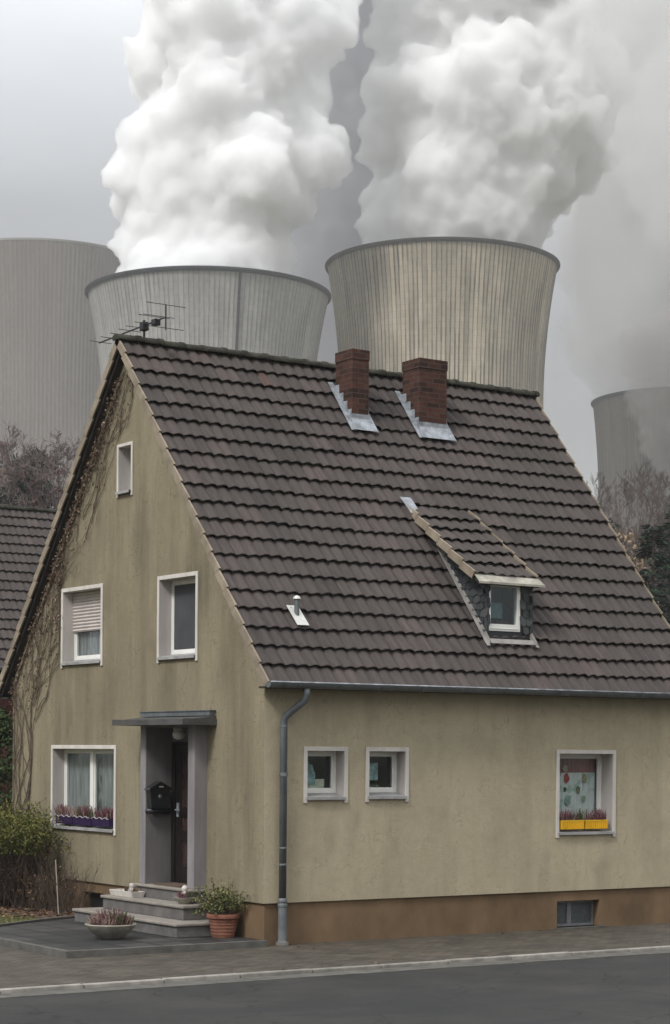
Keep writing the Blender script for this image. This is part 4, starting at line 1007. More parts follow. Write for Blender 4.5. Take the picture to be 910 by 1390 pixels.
# ------------------------------------------------------------------ cooling towers
def tower(name, lat, dep, r_top, h, r_throat, z_throat, r_base, ribs, mat, rimmat, label, ribdepth=.10, rib_n=None, lip=.75, ladder=None):
    root = tag(empty(name, at(lat, dep, -.2)), label, 'cooling tower')
    seg = ribs*4; rows = 64; mb = MB(); uvs = []
    def rad(z):
        if z > z_throat: k = (h-z_throat)/math.sqrt((r_top/r_throat)**2-1)
        else: k = z_throat/math.sqrt((r_base/r_throat)**2-1)
        return r_throat*math.sqrt(1+((z-z_throat)/k)**2)
    for j in range(rows+1):
        z = 8 + (h-8)*j/rows
        for i in range(seg+1):
            a_ = 2*math.pi*i/seg; rr = rad(z) + (ribdepth if i % 4 == 0 else 0)
            mb.v.append((rr*math.cos(a_), rr*math.sin(a_), z)); uvs.append((i/seg, z/h))
    for j in range(rows):
        for i in range(seg):
            a0 = j*(seg+1)+i; mb.f.append((a0, a0+1, a0+seg+2, a0+seg+1)); mb.var.append(.5)
    o = mb.build('shell', mat, root, smooth=True)
    ul = o.data.uv_layers.new(name='UVMap'); li = np.empty(len(o.data.loops), dtype=np.int32); o.data.loops.foreach_get('vertex_index', li)
    ul.data.foreach_set('uv', np.array(uvs, dtype=np.float32)[li].ravel())
    # inner skin, so the shell has thickness
    mi = MB(); prof = [(rad(8+(h-8)*j/20)-.6, 8+(h-8)*j/20) for j in range(21)]; mi.lathe(prof, (0,0,0), 72); mi.build('inner_skin', rimmat, root, smooth=True)
    mr = MB(); rt_ = rad(h); mr.lathe([(rt_-.7,h-.3),(rt_-.7,h+.32),(rt_+lip,h+.28),(rt_+lip+.05,h+.0),(rt_+lip-.1,h-.3),(rt_+.25,h-.5),(rt_+.11,h-.7)], (0,0,0), 120); mr.build('rim', rimmat, root, angle=40)
    if ladder is not None:
        lt = MB(); zs = [8+(h-8)*j/24 for j in range(25)]
        for da in (-.006, .006): lt.tube([((rad(z)+.35)*math.cos(ladder+da), (rad(z)+.35)*math.sin(ladder+da), z) for z in zs], .14, 5)
        for j in range(0, 96): z = 9+(h-10)*j/96; lt.tube([((rad(z)+.35)*math.cos(ladder-.006), (rad(z)+.35)*math.sin(ladder-.006), z), ((rad(z)+.35)*math.cos(ladder+.006), (rad(z)+.35)*math.sin(ladder+.006), z)], .12, 4)
        lt.build('ladder', rimmat, root)
    ms = MB(); n = 44
    for k in range(n):        # raking columns round the foot
        a0 = 2*math.pi*k/n
        for dl in (-1, 1):
            a1 = a0+dl*math.pi/n; ms.tube([((r_base+2)*math.cos(a0),(r_base+2)*math.sin(a0),0),(rad(8)*math.cos(a1),rad(8)*math.sin(a1),8.3)], .5, 6)
    ms.build('raking_columns', rimmat, root)
    return root
rim_dark = simple('dark_rim_concrete', (0.026,0.029,0.034), 0.9, 0.25, .05)
rim_dark2 = simple('brown_rim_concrete', (0.03,0.027,0.021), 0.9, 0.3, .05)
AZ = lambda a_, d: (d*math.sin(R(a_)), d*math.cos(R(a_)))
M['t1'] = concrete_tower('pale_brown_concrete', (0.165,0.14,0.118), (0.095,0.08,0.068), 150, .4, 60, .08, .6)
M['t2'] = concrete_tower('grey_concrete', (0.36,0.35,0.325), (0.10,0.098,0.095), 150, .8, 74, .16, .6)
M['t3'] = concrete_tower('stained_tan_concrete', (0.47,0.41,0.31), (0.045,0.038,0.028), 150, 1.0, 84, .3, .95)
M['t4'] = concrete_tower('dark_grey_concrete', (0.125,0.108,0.09), (0.04,0.035,0.03), 150, 1.0, 80, .3, .7)
l_, d_ = AZ(-8.387, 850); tower('cooling_tower', l_, d_, 43.0, 206, 38.5, 140, 66, 150, M['t1'], simple('grey_rim', (.24,.23,.22), .9, .1, .05), 'tallest and haziest cooling tower, cut by the left edge, no steam visible above it', .3, lip=.3)
l_, d_ = AZ(-3.70, 490); T2 = (l_, d_); tower('cooling_tower', l_, d_, 29.2, 113.5, 25.4, 82, 44, 150, M['t2'], rim_dark, 'pale grey cooling tower with dark blue-grey rim, directly behind the aerial on the gable', ladder=math.atan2(-FWD.y,-FWD.x)+R(18))
l_, d_ = AZ(2.954, 520); T3 = (l_, d_); tower('cooling_tower', l_, d_, 29.6, 128.2, 26.2, 93, 45, 150, M['t3'], rim_dark2, 'tan cooling tower with dark vertical stains, rising behind the two brick chimneys')
l_, d_ = AZ(9.64, 682); T4 = (l_, d_); tower('cooling_tower', l_, d_, 28.4, 120.5, 26.2, 84, 45, 150, M['t4'], rim_dark, 'dark cooling tower half hidden by grey steam at the right edge')

# ------------------------------------------------------------------ steam
def steam_mat(name, dens, col=(1,1,1), aniso=0.0):
    t = NT(name); v = t.n('ShaderNodeVolumePrincipled'); v.inputs['Color'].default_value = (*col,1); v.inputs['Density'].default_value = dens; v.inputs['Anisotropy'].default_value = aniso
    t.l(v.outputs[0], t.out.inputs['Volume'])
    t.m.cycles.volume_sampling = 'MULTIPLE_IMPORTANCE' if hasattr(t.m, 'cycles') else 'DISTANCE'
    return t.m
for nm in ('billow_large','billow_small','billow_fine'):
    tx = bpy.data.textures.new(nm, 'CLOUDS'); tx.noise_basis = 'ORIGINAL_PERLIN'; tx.noise_type = 'HARD_NOISE'
    tx.noise_scale = {'billow_large':10.0,'billow_small':4.5,'billow_fine':2.4}[nm]; tx.noise_depth = 2
def plume(name, dep, rows, mat, label, seed, voxel=1.1, squash=1.0, per=9, lumps=7, rmin=.34, rmax=.62, disp=(5.0,3.4,2.3), kind=None, lobes=()):
    r = random.Random(seed); balls = []
    for (lz, ll, ly, lr) in lobes:
        c_ = Vector((ll, ly, lz)); balls.append((c_, lr))
        for j in range(26):
            d = rvec(r); r2 = lr*r.uniform(.18,.5); balls.append((c_+d*(lr*.9), r2))
    z = rows[0][0]
    def row(z):
        for a, b_ in zip(rows, rows[1:]):
            if a[0] <= z <= b_[0]:
                t_ = (z-a[0])/(b_[0]-a[0]); return [a[i]+(b_[i]-a[i])*t_ for i in range(len(a))]
        return list(rows[-1])
    step_ = 6.5
    while z <= rows[-1][0]:
        rw = row(z); c, hw = rw[1], rw[2]
        balls.append((Vector((c, 0, z)), hw*.72))
        for k in range(per):
            rr = hw*r.uniform(rmin, rmax); a_ = r.uniform(0, 6.283); q = max(0, hw-rr)*math.sqrt(r.uniform(.5,1))
            p = Vector((c+math.cos(a_)*q, math.sin(a_)*q*squash, z+r.uniform(-3,3))); balls.append((p, rr))
            if z > rows[0][0]+7:
                for j in range(lumps):
                    d = rvec(r); d.z = d.z*.8+.15; r2 = rr*r.uniform(.15,.48); balls.append((p+d*(rr*.86), r2))
        z += step_*r.uniform(.8,1.2)
    bm = bmesh.new(); bmesh.ops.create_icosphere(bm, subdivisions=2, radius=1.0)
    tv = np.array([v.co[:] for v in bm.verts]); bm.verts.index_update(); tf = np.array([[v.index for v in f.verts] for f in bm.faces]); bm.free()
    vv = np.concatenate([tv*rr + np.array(p[:]) for (p, rr) in balls]); ff = np.concatenate([tf + i*len(tv) for i in range(len(balls))])
    me = bpy.data.meshes.new(name); me.vertices.add(len(vv)); me.vertices.foreach_set('co', vv.ravel().astype(np.float32))
    me.loops.add(ff.size); me.loops.foreach_set('vertex_index', ff.ravel().astype(np.int32)); me.polygons.add(len(ff)); me.polygons.foreach_set('loop_start', np.arange(0, ff.size, 3, dtype=np.int32)); me.update(calc_edges=True)
    o = bpy.data.objects.new(name, me); COL.objects.link(o)
    m = o.modifiers.new('union','REMESH'); m.mode = 'VOXEL'; m.voxel_size = voxel; m.use_smooth_shade = True
    m = o.modifiers.new('soft','SMOOTH'); m.factor = .5; m.iterations = 2
    for tx, s_ in zip(('billow_large','billow_small','billow_fine'), disp):
        m = o.modifiers.new(tx,'DISPLACE'); m.texture = bpy.data.textures[tx]; m.strength = s_; m.mid_level = .3; m.texture_coords = 'LOCAL'
    m = o.modifiers.new('skin','REMESH'); m.mode = 'VOXEL'; m.voxel_size = voxel*.6; m.use_smooth_shade = True
    bpy.context.view_layer.update()
    dg = bpy.context.evaluated_depsgraph_get(); new = bpy.data.meshes.new_from_object(o.evaluated_get(dg)); o.modifiers.clear(); o.data = new; bpy.data.meshes.remove(me); new.name = name
    # keep the outer skin only: drop closed pockets left inside the union
    bm = bmesh.new(); bm.from_mesh(new); seen = set(); best = []
    for v0 in bm.verts:
        if v0.index in seen: continue
        stack = [v0]; seen.add(v0.index); comp = []
        while stack:
            v = stack.pop(); comp.append(v)
            for e in v.link_edges:
                q = e.other_vert(v)
                if q.index not in seen: seen.add(q.index); stack.append(q)
        best.append(comp)
    best.sort(key=len)
    for comp in best[:-1]: bmesh.ops.delete(bm, geom=comp, context='VERTS')
    bm.to_mesh(new); bm.free()
    new.materials.clear(); new.materials.append(mat)
    o.matrix_world = Matrix.Translation(at(0, dep, 0)) @ Matrix(((RIGHT.x, FWD.x, 0, 0),(RIGHT.y, FWD.y, 0, 0),(0,0,1,0),(0,0,0,1)))
    return tag(o, label, 'steam', kind=kind)
STEAM = steam_mat('white_steam', .46)
STEAM_GREY = steam_mat('shade_grey_steam', .045, (.84,.835,.832))  # shadow of the middle plume put into the steam colour
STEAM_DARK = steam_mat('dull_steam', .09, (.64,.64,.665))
VEIL = steam_mat('thin_steam', .018, (.80,.79,.785))
UPVEIL = steam_mat('pale_drifting_steam', .03, (.985,.985,.985))
SHADE = steam_mat('plume_shade', .02, (.62,.62,.65))  # added dull volume that darkens the right side of the left plume
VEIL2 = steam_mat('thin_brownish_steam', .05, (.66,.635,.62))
plume('steam_plume', T2[1], [(110,-31.6,25.5),(117,-32,25.5),(124,-32.5,23),(133,-31.5,24.5),(144,-28,28),(151,-26,25),(156,-25.5,22.5),(163,-26,26.5),(172,-26.5,26.5),(180,-25,24.5),(190,-22,25),(200,-19,27),(215,-16,30),(236,-12,34)], STEAM, 'billowing white steam plume rising from the pale grey cooling tower behind the aerial', 3, rmin=.3, rmax=.6, per=10, lobes=((143,-47,-4,9.5),(150,-43,-8,8),(168,-44,-6,8.5),(139,-20,-20,10),(158,-30,-19,10),(174,-32,-18,11),(176,-8,-8,11),(188,-38,-10,10),(160,-10,-6,9),(146,-6,-6,9)))
plume('steam_plume', T3[1], [(124.5,26.8,26.4),(133,28.5,26.5),(143,32,28),(149,36,27),(156,38,32),(168,40,34),(178,44,33),(190,48,38),(205,52,42),(222,58,45),(242,66,48)], STEAM, 'billowing white steam plume rising from the stained tan cooling tower behind the chimneys', 8, rmin=.28, rmax=.58, per=11, lobes=((160,14,-8,10),(168,18,-14,11),(186,20,-12,12),(150,24,-18,10),(171,36,-24,12),(146,44,-16,9),(163,56,-14,11),(178,60,-14,13),(196,34,-24,14)))
plume('steam_plume', T4[1], [(117,114,27),(122,113,28),(138,108,32),(150,105,36),(163,106,38),(180,112,40),(195,118,42),(220,126,44),(242,134,46),(262,140,48)], STEAM_GREY, 'steam plume, its shade put into the grey colour, rising from the dark cooling tower at the right edge', 14, disp=(6,4,2.2), lobes=((168,84,-20,14),(184,84,-22,16),(204,86,-24,18),(150,92,-26,13),(190,106,-34,18),(168,108,-34,15)))
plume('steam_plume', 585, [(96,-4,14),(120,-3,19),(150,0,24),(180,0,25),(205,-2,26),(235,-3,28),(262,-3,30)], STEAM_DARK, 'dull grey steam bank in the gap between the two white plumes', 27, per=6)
plume('steam_veil', 452, [(116,-6,5),(124,-5,8),(134,-4,10),(150,-3,10),(166,-4,10),(184,-6,9)], SHADE, 'added grey veil that shades the right side of the left plume', 41, per=7, lumps=4, disp=(8,5,2))
plume('steam_veil', 468, [(126,77,8),(140,75,15),(156,74,21),(176,76,27),(200,82,32),(215,84,34)], UPVEIL, 'pale steam drifting high at the upper right beside the white plumes', 33, per=6, lumps=3)
plume('steam_veil', T3[1]-8, [(100,57,6),(112,64,11),(125,70,16),(140,76,19),(158,79,20),(176,83,20),(200,88,22),(230,95,24)], VEIL, 'thin grey steam veil drifting off the right side of the tan tower', 19, per=6, lumps=3)
plume('steam_veil', T4[1]-34, [(88,108,5),(97,107,10),(106,108,15),(114,109,20),(124,110,23),(136,110,25)], VEIL2, 'thin grey steam sinking in front of the rim of the dark right tower', 23, per=7, lumps=4, disp=(7,5,2))

# ------------------------------------------------------------------ haze
hz = NT('haze_air'); hv = hz.n('ShaderNodeVolumePrincipled'); hv.inputs['Color'].default_value = (.97,.97,.98,1); hv.inputs['Density'].default_value = .0003; hv.inputs['Anisotropy'].default_value = 0.0
hz.l(hv.outputs[0], hz.out.inputs['Volume'])
g = MB(); g.box(-2700, 2700, -2700, 2700, -1.25, 300)
h_ = g.build('haze', hz.m); h_['kind'] = 'stuff'

# ------------------------------------------------------------------ trees
def bare_tree_mesh(seed, h=22, spread=.42, levels=5, trunk_r=.22, lean=.05, birch=False, up=.25, first=.28):
    """(trunk MB, crown MB): trunk with limbs, crown of fine twigs"""
    r = random.Random(seed); tk = MB(); cw = MB()
    def branch(p, d, L, rad, lev):
        n = 5 if lev < 3 else 3; pts = [p]; dd = d.copy()
        for i in range(n):
            dd = (dd + rvec(r)*(.10+.05*lev) + Vector((0,0,up*.25 if lev else .04))).normalized(); p = p+dd*(L/n); pts.append(p)
        rads = [max(.012, rad*(1-.62*i/n)) for i in range(n+1)]
        (tk if lev < 2 else cw).tube(pts, rads, 6 if lev < 2 else 3, cap=False, var=r.random())
        if lev >= levels: return
        nb = (11, 6, 5, 5, 5)[min(lev, 4)]
        for k in range(nb):
            t_ = (first + (1-first)*(k+r.random())/nb) if lev == 0 else r.uniform(.2,1)
            i = min(n-1, int(t_*n)); q = pts[i].lerp(pts[i+1], t_*n-i)
            a_ = r.uniform(0,6.283); perp = dd.cross(Vector((math.cos(a_),math.sin(a_),.3))).normalized()
            nd_ = (dd*(1-spread)+perp*spread*1.6+Vector((0,0,up))).normalized()
            branch(q, nd_, L*r.uniform(.34,.56)*(1-.35*t_ if lev == 0 else 1), max(.014, rad*(1-.6*t_)*.5), lev+1)
    branch(Vector((0,0,-.3)), Vector((r.gauss(0,lean),r.gauss(0,lean),1)).normalized(), h, trunk_r, 0)
    return tk, cw
def make_bare(seed, label, group, loc, tmat, cmat, **kw):
    root = tag(empty('bare_tree', loc), label, 'tree', group)
    tk, cw = bare_tree_mesh(seed, **kw); tk.build('trunk', tmat, root); cw.build('crown', cmat, root); return root
M['purple_twig'] = varmat('hazed_purple_twigs', [(0.0,(0.12,0.09,0.088)), (1.0,(0.21,0.16,0.158))], .95)  # twigs paled so that their colour carries the distance haze
M['brown_twigs'] = varmat('grey_brown_twigs', [(0.0,(0.08,0.06,0.054)), (1.0,(0.15,0.118,0.105))], .95)
GL, GR = 'bare trees of the wood behind the neighbouring roof', 'bare trees of the wood at the right edge'
r_ = random.Random(31)
pro = [make_bare(61, 'bare purple-grey tree in the wood behind the neighbouring house', GL, at(-19.4,128), M['bark'], M['purple_twig'], h=15.2),
       make_bare(62, 'bare purple-grey tree in the wood behind the neighbouring house', GL, at(-24.5,136), M['bark'], M['purple_twig'], h=14.4, up=.35),
       make_bare(63, 'slender white-stemmed birch among the dark bare trees on the left', 'birches left of the house', at(-20.6,122), M['birch'], M['purple_twig'], h=15.8, trunk_r=.14, spread=.32, up=.45, levels=4)]
for (la, de, k, s_) in ((-21.8,130,0,.95),(-26.5,142,1,1.0),(-17.6,133,1,.98),(-23.2,139,0,.96),(-18.9,145,0,1.06),(-28.6,140,0,1.0),(-20.7,150,1,1.05),(-25.9,128,0,.8),(-17.0,124,0,.82),(-22.5,126,1,.78),(-29.5,133,1,.9)):
    dup(pro[k], at(la,de), r_.uniform(0,6.28), s_)
for (la, de, s_) in ((-24.9,124,.93),(-19.0,119,.86),(-17.9,122,.9),(-27.0,127,.9)): dup(pro[2], at(la,de), r_.uniform(0,6.28), s_)
def leaf_crown(mb, c, rad, n, r, L, flat=1.0, vmean=.5, shell=.55):
    for i in range(n):
        d = rvec(r); q = rad*(shell+(1-shell)*r.random()**.6)*(1+.25*mnoise.noise(d*2.2+c*.3)); p = c+Vector((d.x*q,d.y*q,d.z*q*flat))
        if mnoise.noise(p*(1.6/max(rad,.5))+Vector((3,1,7))) < -.12: continue
        leaf_quad(mb, p, rvec(r), rvec(r), L*r.uniform(.6,1.3), L*r.uniform(.4,.8), min(1,max(0,vmean+r.gauss(0,.22)+.35*d.z*.5)))
# rust-brown tree with seed heads and the pale tan one
t1 = make_bare(71, 'reddish bare tree dotted with dark seed clusters, rising above the neighbouring roof beside the gable', None, at(-15.6,112), M['bark'], M['purple_twig'], h=15.2, spread=.5)
mb = MB(); rr = random.Random(3); tv_ = [v.co.copy() for v in t1.children[1].data.vertices]; zt_ = max(v.z for v in tv_)
for p in rr.choices([v for v in tv_ if v.z > zt_*.55], k=650):
    if mnoise.noise(p*.6) < -.02: continue
    leaf_quad(mb, p+rvec(rr)*.1, rvec(rr), rvec(rr), rr.uniform(.14,.28), rr.uniform(.1,.18), rr.random())
mb.build('seed_or_leaf_tufts', M['rust_seed'], t1); t1.scale = (1.1,1.1,1.12)  # these tufts are the dark seed heads, not leaves
t2 = make_bare(73, 'pale tan birch with drooping twigs and last leaves at the left edge', None, at(-22.9,124), M['birch'], M['brown_twigs'], h=17.4, spread=.5, up=.05)
mb = MB(); rr = random.Random(4)
for c, q in ((Vector((.6,0,19.4)),1.9),(Vector((-1.2,.5,18.2)),2.4),(Vector((2.2,0,18.6)),1.6),(Vector((.6,0,16.4)),2.6)): leaf_crown(mb, c, q, 420, rr, .3)
mb.build('seed_or_leaf_tufts', M['tan_leaf'], t2)
# the pine
pn = tag(empty('pine_tree', at(-17.9,118)), 'dark green pine with a ragged clumped crown standing among the bare trees', 'tree')
tk = MB(); cw = MB(); rr = random.Random(8); tk.tube([(0,0,-.2),(.1,0,6),(.0,.1,12),(-.1,0,16.2)], [.26,.2,.13,.05], 8); 
for k in range(46):
    z = 6.2+10*(k/46)**.9; a_ = rr.uniform(0,6.283); L = (1-(z-6)/10.8)*2.2+.55; d = Vector((math.cos(a_),math.sin(a_),.28)).normalized(); e_ = Vector((0,0,z))+d*L
    tk.tube([(0,0,z-.2),tuple(e_)], [.05,.02], 4, cap=False)
    for m_ in range(3): leaf_crown(cw, e_+rvec(rr)*.4-d*m_*.4, rr.uniform(.45,.75), 120, rr, .26, .75, .4, .3)
tk.build('trunk', M['bark'], pn); cw.build('crown', M['pine_leaf'], pn); pn.scale = (1.25,1.25,1.22)
# right-hand wood
pr = [make_bare(81, 'bare grey-brown tree in the wood below the dark cooling tower', GR, at(21.8,148), M['bark'], M['brown_twigs'], h=15.4, up=.4, spread=.36),
      make_bare(82, 'pale-stemmed birch in the bare wood below the dark cooling tower', 'birches at the right edge', at(24.6,142), M['birch'], M['brown_twigs'], h=15.4, trunk_r=.15, up=.5, spread=.3, levels=4)]
for (la, de, s_) in ((19.6,152,.94),(20.6,160,1.0),(22.7,156,1.02),(23.9,150,.98),(25.2,158,1.04),(26.4,150,1.0),(18.4,146,.86),(24.8,166,1.1),(21.4,168,1.08),(26.9,164,1.08),(22.2,140,.84),(25.7,141,.88),(17.2,150,.82),(27.5,146,1.0)): dup(pr[0], at(la,de), r_.uniform(0,6.28), s_)
for (la, de, s_) in ((22.6,141,.95),(20.4,143,.92),(25.9,139,.95),(23.5,137,.86),(21.2,138,.8),(26.8,142,.9)): dup(pr[1], at(la,de), r_.uniform(0,6.28), s_)
def spruce(name, loc, h, rbase, label, seed, z0=.6, nb=230):
    root = tag(empty(name, loc), label, 'tree'); rr = random.Random(seed); tk = MB(); cw = MB()
    tk.tube([(0,0,-.2),(0,0,h*.5),(0,0,h)], [h*.016,h*.01,.02], 8)
    for k in range(nb):
        t_ = (k+rr.random())/nb; z = z0+(h-z0)*t_**.92; L = rbase*(1-t_)**.85*rr.uniform(.72,1.12)+.15; a_ = rr.uniform(0,6.283)
        d = Vector((math.cos(a_),math.sin(a_),0)); pts = []
        for i in range(6):
            u = i/5; pts.append(Vector((0,0,z))+d*(L*u)+Vector((0,0,L*(.10*u-.34*u*u+.20*u**4))))
        tk.tube(pts, [.03,.026,.02,.015,.01,.005], 3, cap=False)
        sd_ = Vector((-d.y,d.x,0)); nn = int(22+26*L)
        for j in range(nn):
            u = rr.uniform(.12,1.02); i = min(4,int(u*5)); p = pts[i].lerp(pts[i+1], u*5-i); wd = (.16+.32*L*(1-u)*u*1.6)
            s_ = rr.uniform(-1,1); p = p+sd_*s_*wd+Vector((0,0,-abs(s_)*.10-rr.random()*.12))
            leaf_quad(cw, p, d*.8+sd_*s_*.8+Vector((0,0,-.25+rr.gauss(0,.2))), Vector((0,0,1))+rvec(rr)*.5, rr.uniform(.16,.34), rr.uniform(.05,.1), min(1,max(0,rr.gauss(.45,.25)+.2*(u-.5))))
    tk.build('trunk', M['bark'], root); cw.build('crown', M['conifer_leaf'], root); return root
spruce('spruce_tree', at(11.35,72), 10.9, 3.0, 'dark green spruce behind the right end of the roof, left one of two', 5)
spruce('spruce_tree', at(13.3,78), 12.6, 3.2, 'taller dark green spruce at the right edge, partly behind the other spruce', 6)
spruce('spruce_tree', at(13.5,98), 14.2, .9, 'small thin conifer tip among the bare trees just above the roof verge', 7, nb=70)
ys = tag(empty('autumn_tree', at(12.2,86)), 'small yellowish autumn tree between the roof verge and the spruce', 'tree')
mb = MB(); rr = random.Random(10); leaf_crown(mb, Vector((0,0,10.6)), 1.3, 700, rr, .22, 1.3, .5, .2); leaf_crown(mb, Vector((.5,0,8.5)), 1.7, 700, rr, .22, 1.3, .4, .2); mb.build('crown', M['tan_leaf'], ys)
mb = MB(); mb.tube([(0,0,-.2),(.1,0,6),(0,0,11)],[.1,.07,.02],6); mb.build('trunk', M['bark'], ys)

# ------------------------------------------------------------------ garden by the gable
def twig_bush(name, loc, label, cat, n, hmin, hmax, rad, mat, seed, spread=.35, leaves=0, lmat=None, group=None, taper=.006):
    root = tag(empty(name, loc), label, cat, group); rr = random.Random(seed); mb = MB(); lf = MB()
    for i in range(n):
        a_ = rr.uniform(0,6.283); q = rad*math.sqrt(rr.random()); p = Vector((math.cos(a_)*q[0] if isinstance(q,tuple) else math.cos(a_)*q, math.sin(a_)*q, 0)); h = rr.uniform(hmin,hmax)
        d = Vector((p.x*spread/max(rad,.01)+rr.gauss(0,.2), p.y*spread/max(rad,.01)+rr.gauss(0,.2), 1)).normalized(); pts = [p]
        for k in range(4): d = (d+rvec(rr)*.16).normalized(); pts.append(pts[-1]+d*h/4)
        rads = [taper,taper*.8,taper*.6,taper*.45,taper*.2]; mb.tube(pts, rads, 4, cap=False)
        for k in range(4):
            j = rr.randint(1,3); q0 = pts[j].lerp(pts[j+1], rr.random()); d2 = (d+rvec(rr)*.7).normalized(); L = h*rr.uniform(.12,.3); mid = q0+d2*L*.5+rvec(rr)*.015; mb.tube([q0,mid,q0+d2*L+Vector((0,0,L*.15))],[taper*.5,taper*.35,taper*.15],3,cap=False)
            for _ in range(leaves): leaf_quad(lf, q0+d2*L*rr.random(), rvec(rr), rvec(rr), rr.uniform(.03,.06), rr.uniform(.02,.035), rr.random())
    mb.build('twigs', mat, root)
    if leaves: lf.build('withered_leaves', lmat, root)
    return root
BZ = .09
twig_bush('bare_shrub', (-.42,6.15,BZ), 'bare brown twiggy shrub below the window, nearest the green hedge bush', 'shrub', 70, .45,.95,.30, M['twig'], 1, leaves=1, lmat=M['dead_leaf'], group='bare shrubs along the gable')
twig_bush('bare_shrub', (-.40,5.55,BZ), 'low bare brown shrub between two wooden stakes in the gable bed', 'shrub', 65, .30,.62,.30, M['twig'], 2, leaves=1, lmat=M['dead_leaf'], group='bare shrubs along the gable')
twig_bush('bare_shrub', (-.36,5.02,BZ), 'reddish upright bare shrub nearest the entrance steps', 'shrub', 60, .5,1.0,.24, M['twig'], 3, spread=.3, leaves=0, group='bare shrubs along the gable')
gb = tag(empty('hedge_bush', (-.58,7.2,BZ)), 'large bush with yellow-green leafy top and bare twiggy base at the house corner', 'bush')
mb = MB(); lf = MB(); rr = random.Random(77)
for i in range(330):
    a_ = rr.uniform(0,6.283); q = .68*math.sqrt(rr.random()); p = Vector((math.cos(a_)*q, math.sin(a_)*q*1.35, 0)); h = rr.uniform(.9,1.5); d = Vector((p.x*.45+rr.gauss(0,.12), p.y*.45+rr.gauss(0,.12), 1)).normalized(); pts = [p]
    for k in range(5): d = (d+rvec(rr)*.16).normalized(); pts.append(pts[-1]+d*h/5)
    mb.tube(pts,[.009,.008,.006,.005,.004,.002],4,cap=False)
    for k in range(6):
        j = rr.randint(1,4); q0 = pts[j].lerp(pts[j+1],rr.random()); d2 = (d*.4+rvec(rr)*.7).normalized(); L = rr.uniform(.12,.34); mb.tube([q0,q0+d2*L*.5+rvec(rr)*.02,q0+d2*L],[.004,.003,.001],3,cap=False)
    e_ = pts[-1]
    for k in range(62):
        q0 = e_+rvec(rr)*rr.uniform(.03,.27); q0.z += .02
        if q0.z < .85: continue
        leaf_quad(lf, q0, rvec(rr)+Vector((0,0,.4)), rvec(rr), rr.uniform(.035,.065), rr.uniform(.02,.035), min(1,max(0,rr.gauss(.45,.22)+.35*(q0.z-1.3))))
mb.build('twigs', M['twig'], gb); lf.build('foliage', M['hedge_leaf'], gb)
ev = tag(empty('evergreen_shrub', (.12,8.55,BZ)), 'tall dark evergreen shrub at the left edge behind the hedge bush', 'shrub')
mb = MB(); rr = random.Random(78)
for (c, q) in ((Vector((0,0,.7)),.62),(Vector((.1,.1,1.3)),.6),(Vector((0,-.1,1.9)),.56),(Vector((.1,.1,2.4)),.48),(Vector((-.3,.4,2.0)),.55),(Vector((0.05,.25,2.85)),.3)): leaf_crown(mb, c, q, 1000, rr, .085, 1.1, .45, .45)
mb.build('foliage', M['green_leaf'], ev); mb = MB(); mb.tube([(0,0,-.02),(.05,.1,1.4),(.05,.2,2.9)],[.05,.035,.01],6); mb.build('trunk', M['bark'], ev)
hy = tag(empty('dried_hydrangea', (-.22,6.02,BZ)), 'dried rust-brown flower heads on thin stalks against the gable', 'plant')
mb = MB(); lf = MB(); rr = random.Random(79)
for (x_,y_,z_) in ((.0,0,.98),(-.03,-.06,.88),(.03,.1,.62),(-.02,-.3,.6)): mb.tube([(x_*.3,y_*.4,0),(x_,y_,z_)],[.006,.004],4,cap=False); lf = MB(); leaf_crown(lf, Vector((x_,y_,z_)), .06, 90, rr, .04, 1, .3, .2); lf.build('flower_head', M['dead_leaf'], hy)
mb.build('stalks', M['twig'], hy)
for (p, q, h, lab) in (((-.62,4.80),(.02,.16),.82,'leaning pale wooden stake in the bed nearest the patio edge'),((-.98,6.35),(-.02,-.05),.72,'upright pale wooden stake in front of the hedge bush')):
    s_ = tag(empty('garden_stake', (p[0],p[1],BZ)), lab, 'stake'); mb = MB(); mb.tube([(0,0,-.05),(q[0],q[1],h)], .010, 6); mb.build('post', M['stake'], s_)
rr = random.Random(90); mb = MB()
for i in range(15000):
    x_, y_ = rr.uniform(-4.2,-.6), rr.uniform(3.2,8.8)
    if y_ < 3.2+(x_+2.95)*.62+.1 or (x_ > -1.3 and y_ > 4.4+(-.45-x_)*-.2 and x_ > -1.15): continue
    h = rr.uniform(.02,.05); a_ = rr.uniform(0,6.283); d = Vector((math.cos(a_)*.004,math.sin(a_)*.004,0)); p = Vector((x_,y_,.076)); v = min(1,max(0,.5+.5*mnoise.noise(p*1.3)+rr.gauss(0,.2)))
    mb.poly([p-d,p+d,p+Vector((rr.gauss(0,.014),rr.gauss(0,.014),h))], v)
o = mb.build('grass', M['grass']); o['kind'] = 'stuff'
mb = MB()
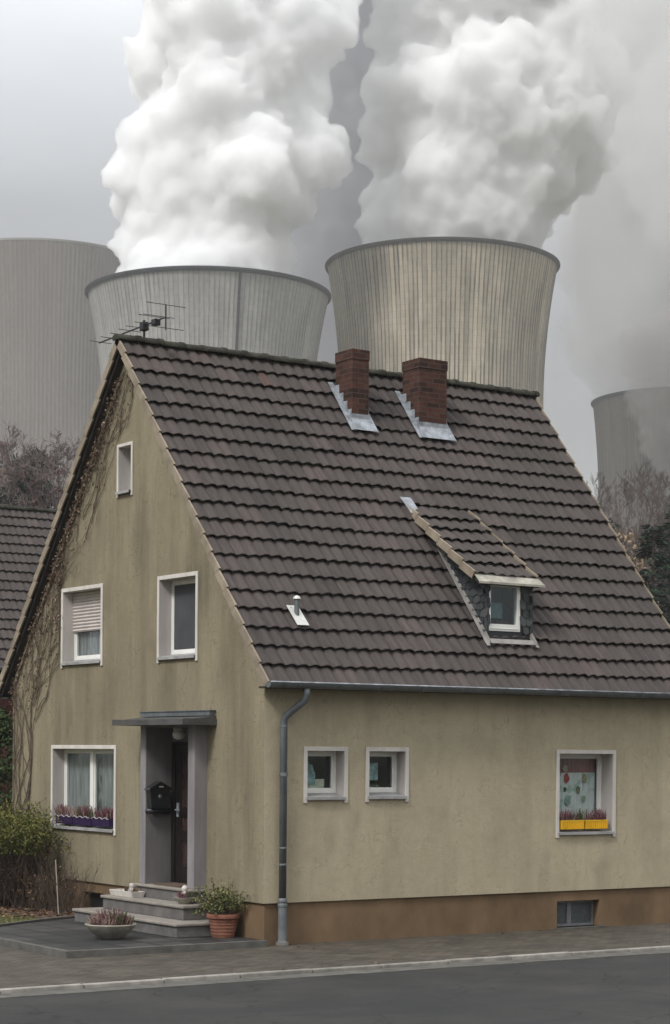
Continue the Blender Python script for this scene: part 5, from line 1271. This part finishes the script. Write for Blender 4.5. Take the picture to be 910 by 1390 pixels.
for i in range(900):
    if rr.random() < .75: x_, y_ = -.9+rr.gauss(0,.28), rr.uniform(4.55,7.6)
    else: x_, y_ = rr.uniform(-2.4,-.3), rr.uniform(4.0,6.5)
    if x_ > -.05 or y_ < 4.55+min(0,(x_+.45)*.5): continue
    leaf_quad(mb, Vector((x_,y_,.098+rr.random()*.03)), Vector((rr.gauss(0,1),rr.gauss(0,1),rr.gauss(0,.25))), Vector((rr.gauss(0,.3),rr.gauss(0,.3),1)), rr.uniform(.04,.085), rr.uniform(.025,.055), rr.random())
for i in range(130):
    x_ = rr.uniform(-3.5, 8.5); y_ = -2.60+abs(rr.gauss(0,.25)) if rr.random() < .55 else (-abs(rr.gauss(0,.12))-.02 if rr.random() < .6 else rr.uniform(-2.5,-.2))
    leaf_quad(mb, Vector((x_,y_,.006+rr.random()*.008)), Vector((rr.gauss(0,1),rr.gauss(0,1),rr.gauss(0,.1))), Vector((rr.gauss(0,.2),rr.gauss(0,.2),1)), rr.uniform(.03,.06), rr.uniform(.02,.04), rr.random())
o = mb.build('fallen_leaves', M['dead_leaf']); o['kind'] = 'stuff'

# ------------------------------------------------------------------ neighbouring house
nb_ = tag(empty('neighbouring_house', at(-5.2,50.5)), 'dark red brick house with brown roof, partly hidden behind the gable at left', 'house')
def nz(mb): return mb
NL, NYR, NZR = 11.0, 4.0, 9.0
mb = roof_tiles(NL, 17, (-NL+.2, NYR, NZR), DN_F, NM_F, 41, wave_samples=6); nr = mb.build('roof', M['tile'], nb_, angle=35)
mb = roof_tiles(NL, 17, (-NL+.2, NYR, NZR), DN_B, NM_B, 42, wave_samples=4); mb.build('rear_tiles', M['tile'], nr, angle=35)
ridge_caps(-NL+.15, .25, NYR, NZR-.055, M['ridge'], nr, 5)
vg = MB(); verge_pieces(vg, .203, .245, 17, (NYR, NZR), DN_F, NM_F, 51); vg.build('verge', M['verge'], nr)
mb = MB(); 
def gp2(x, off): 
    zr = NZR-.25; k = ST/CT; y0, y1 = .75, 7.25
    return [(x,y0,-.1),(x,y1,-.1),(x,y1,zr-(y1-NYR)*k),(x,NYR,zr),(x,y0,zr-(NYR-y0)*k)]
mb.prism(gp2(-NL+.4,0), (NL-.4,0,0)); mb.build('wall', M['brick_dark'], nb_)
gg = gutter(-NL+.2, .25, .34, 4.57, .075, nb_)
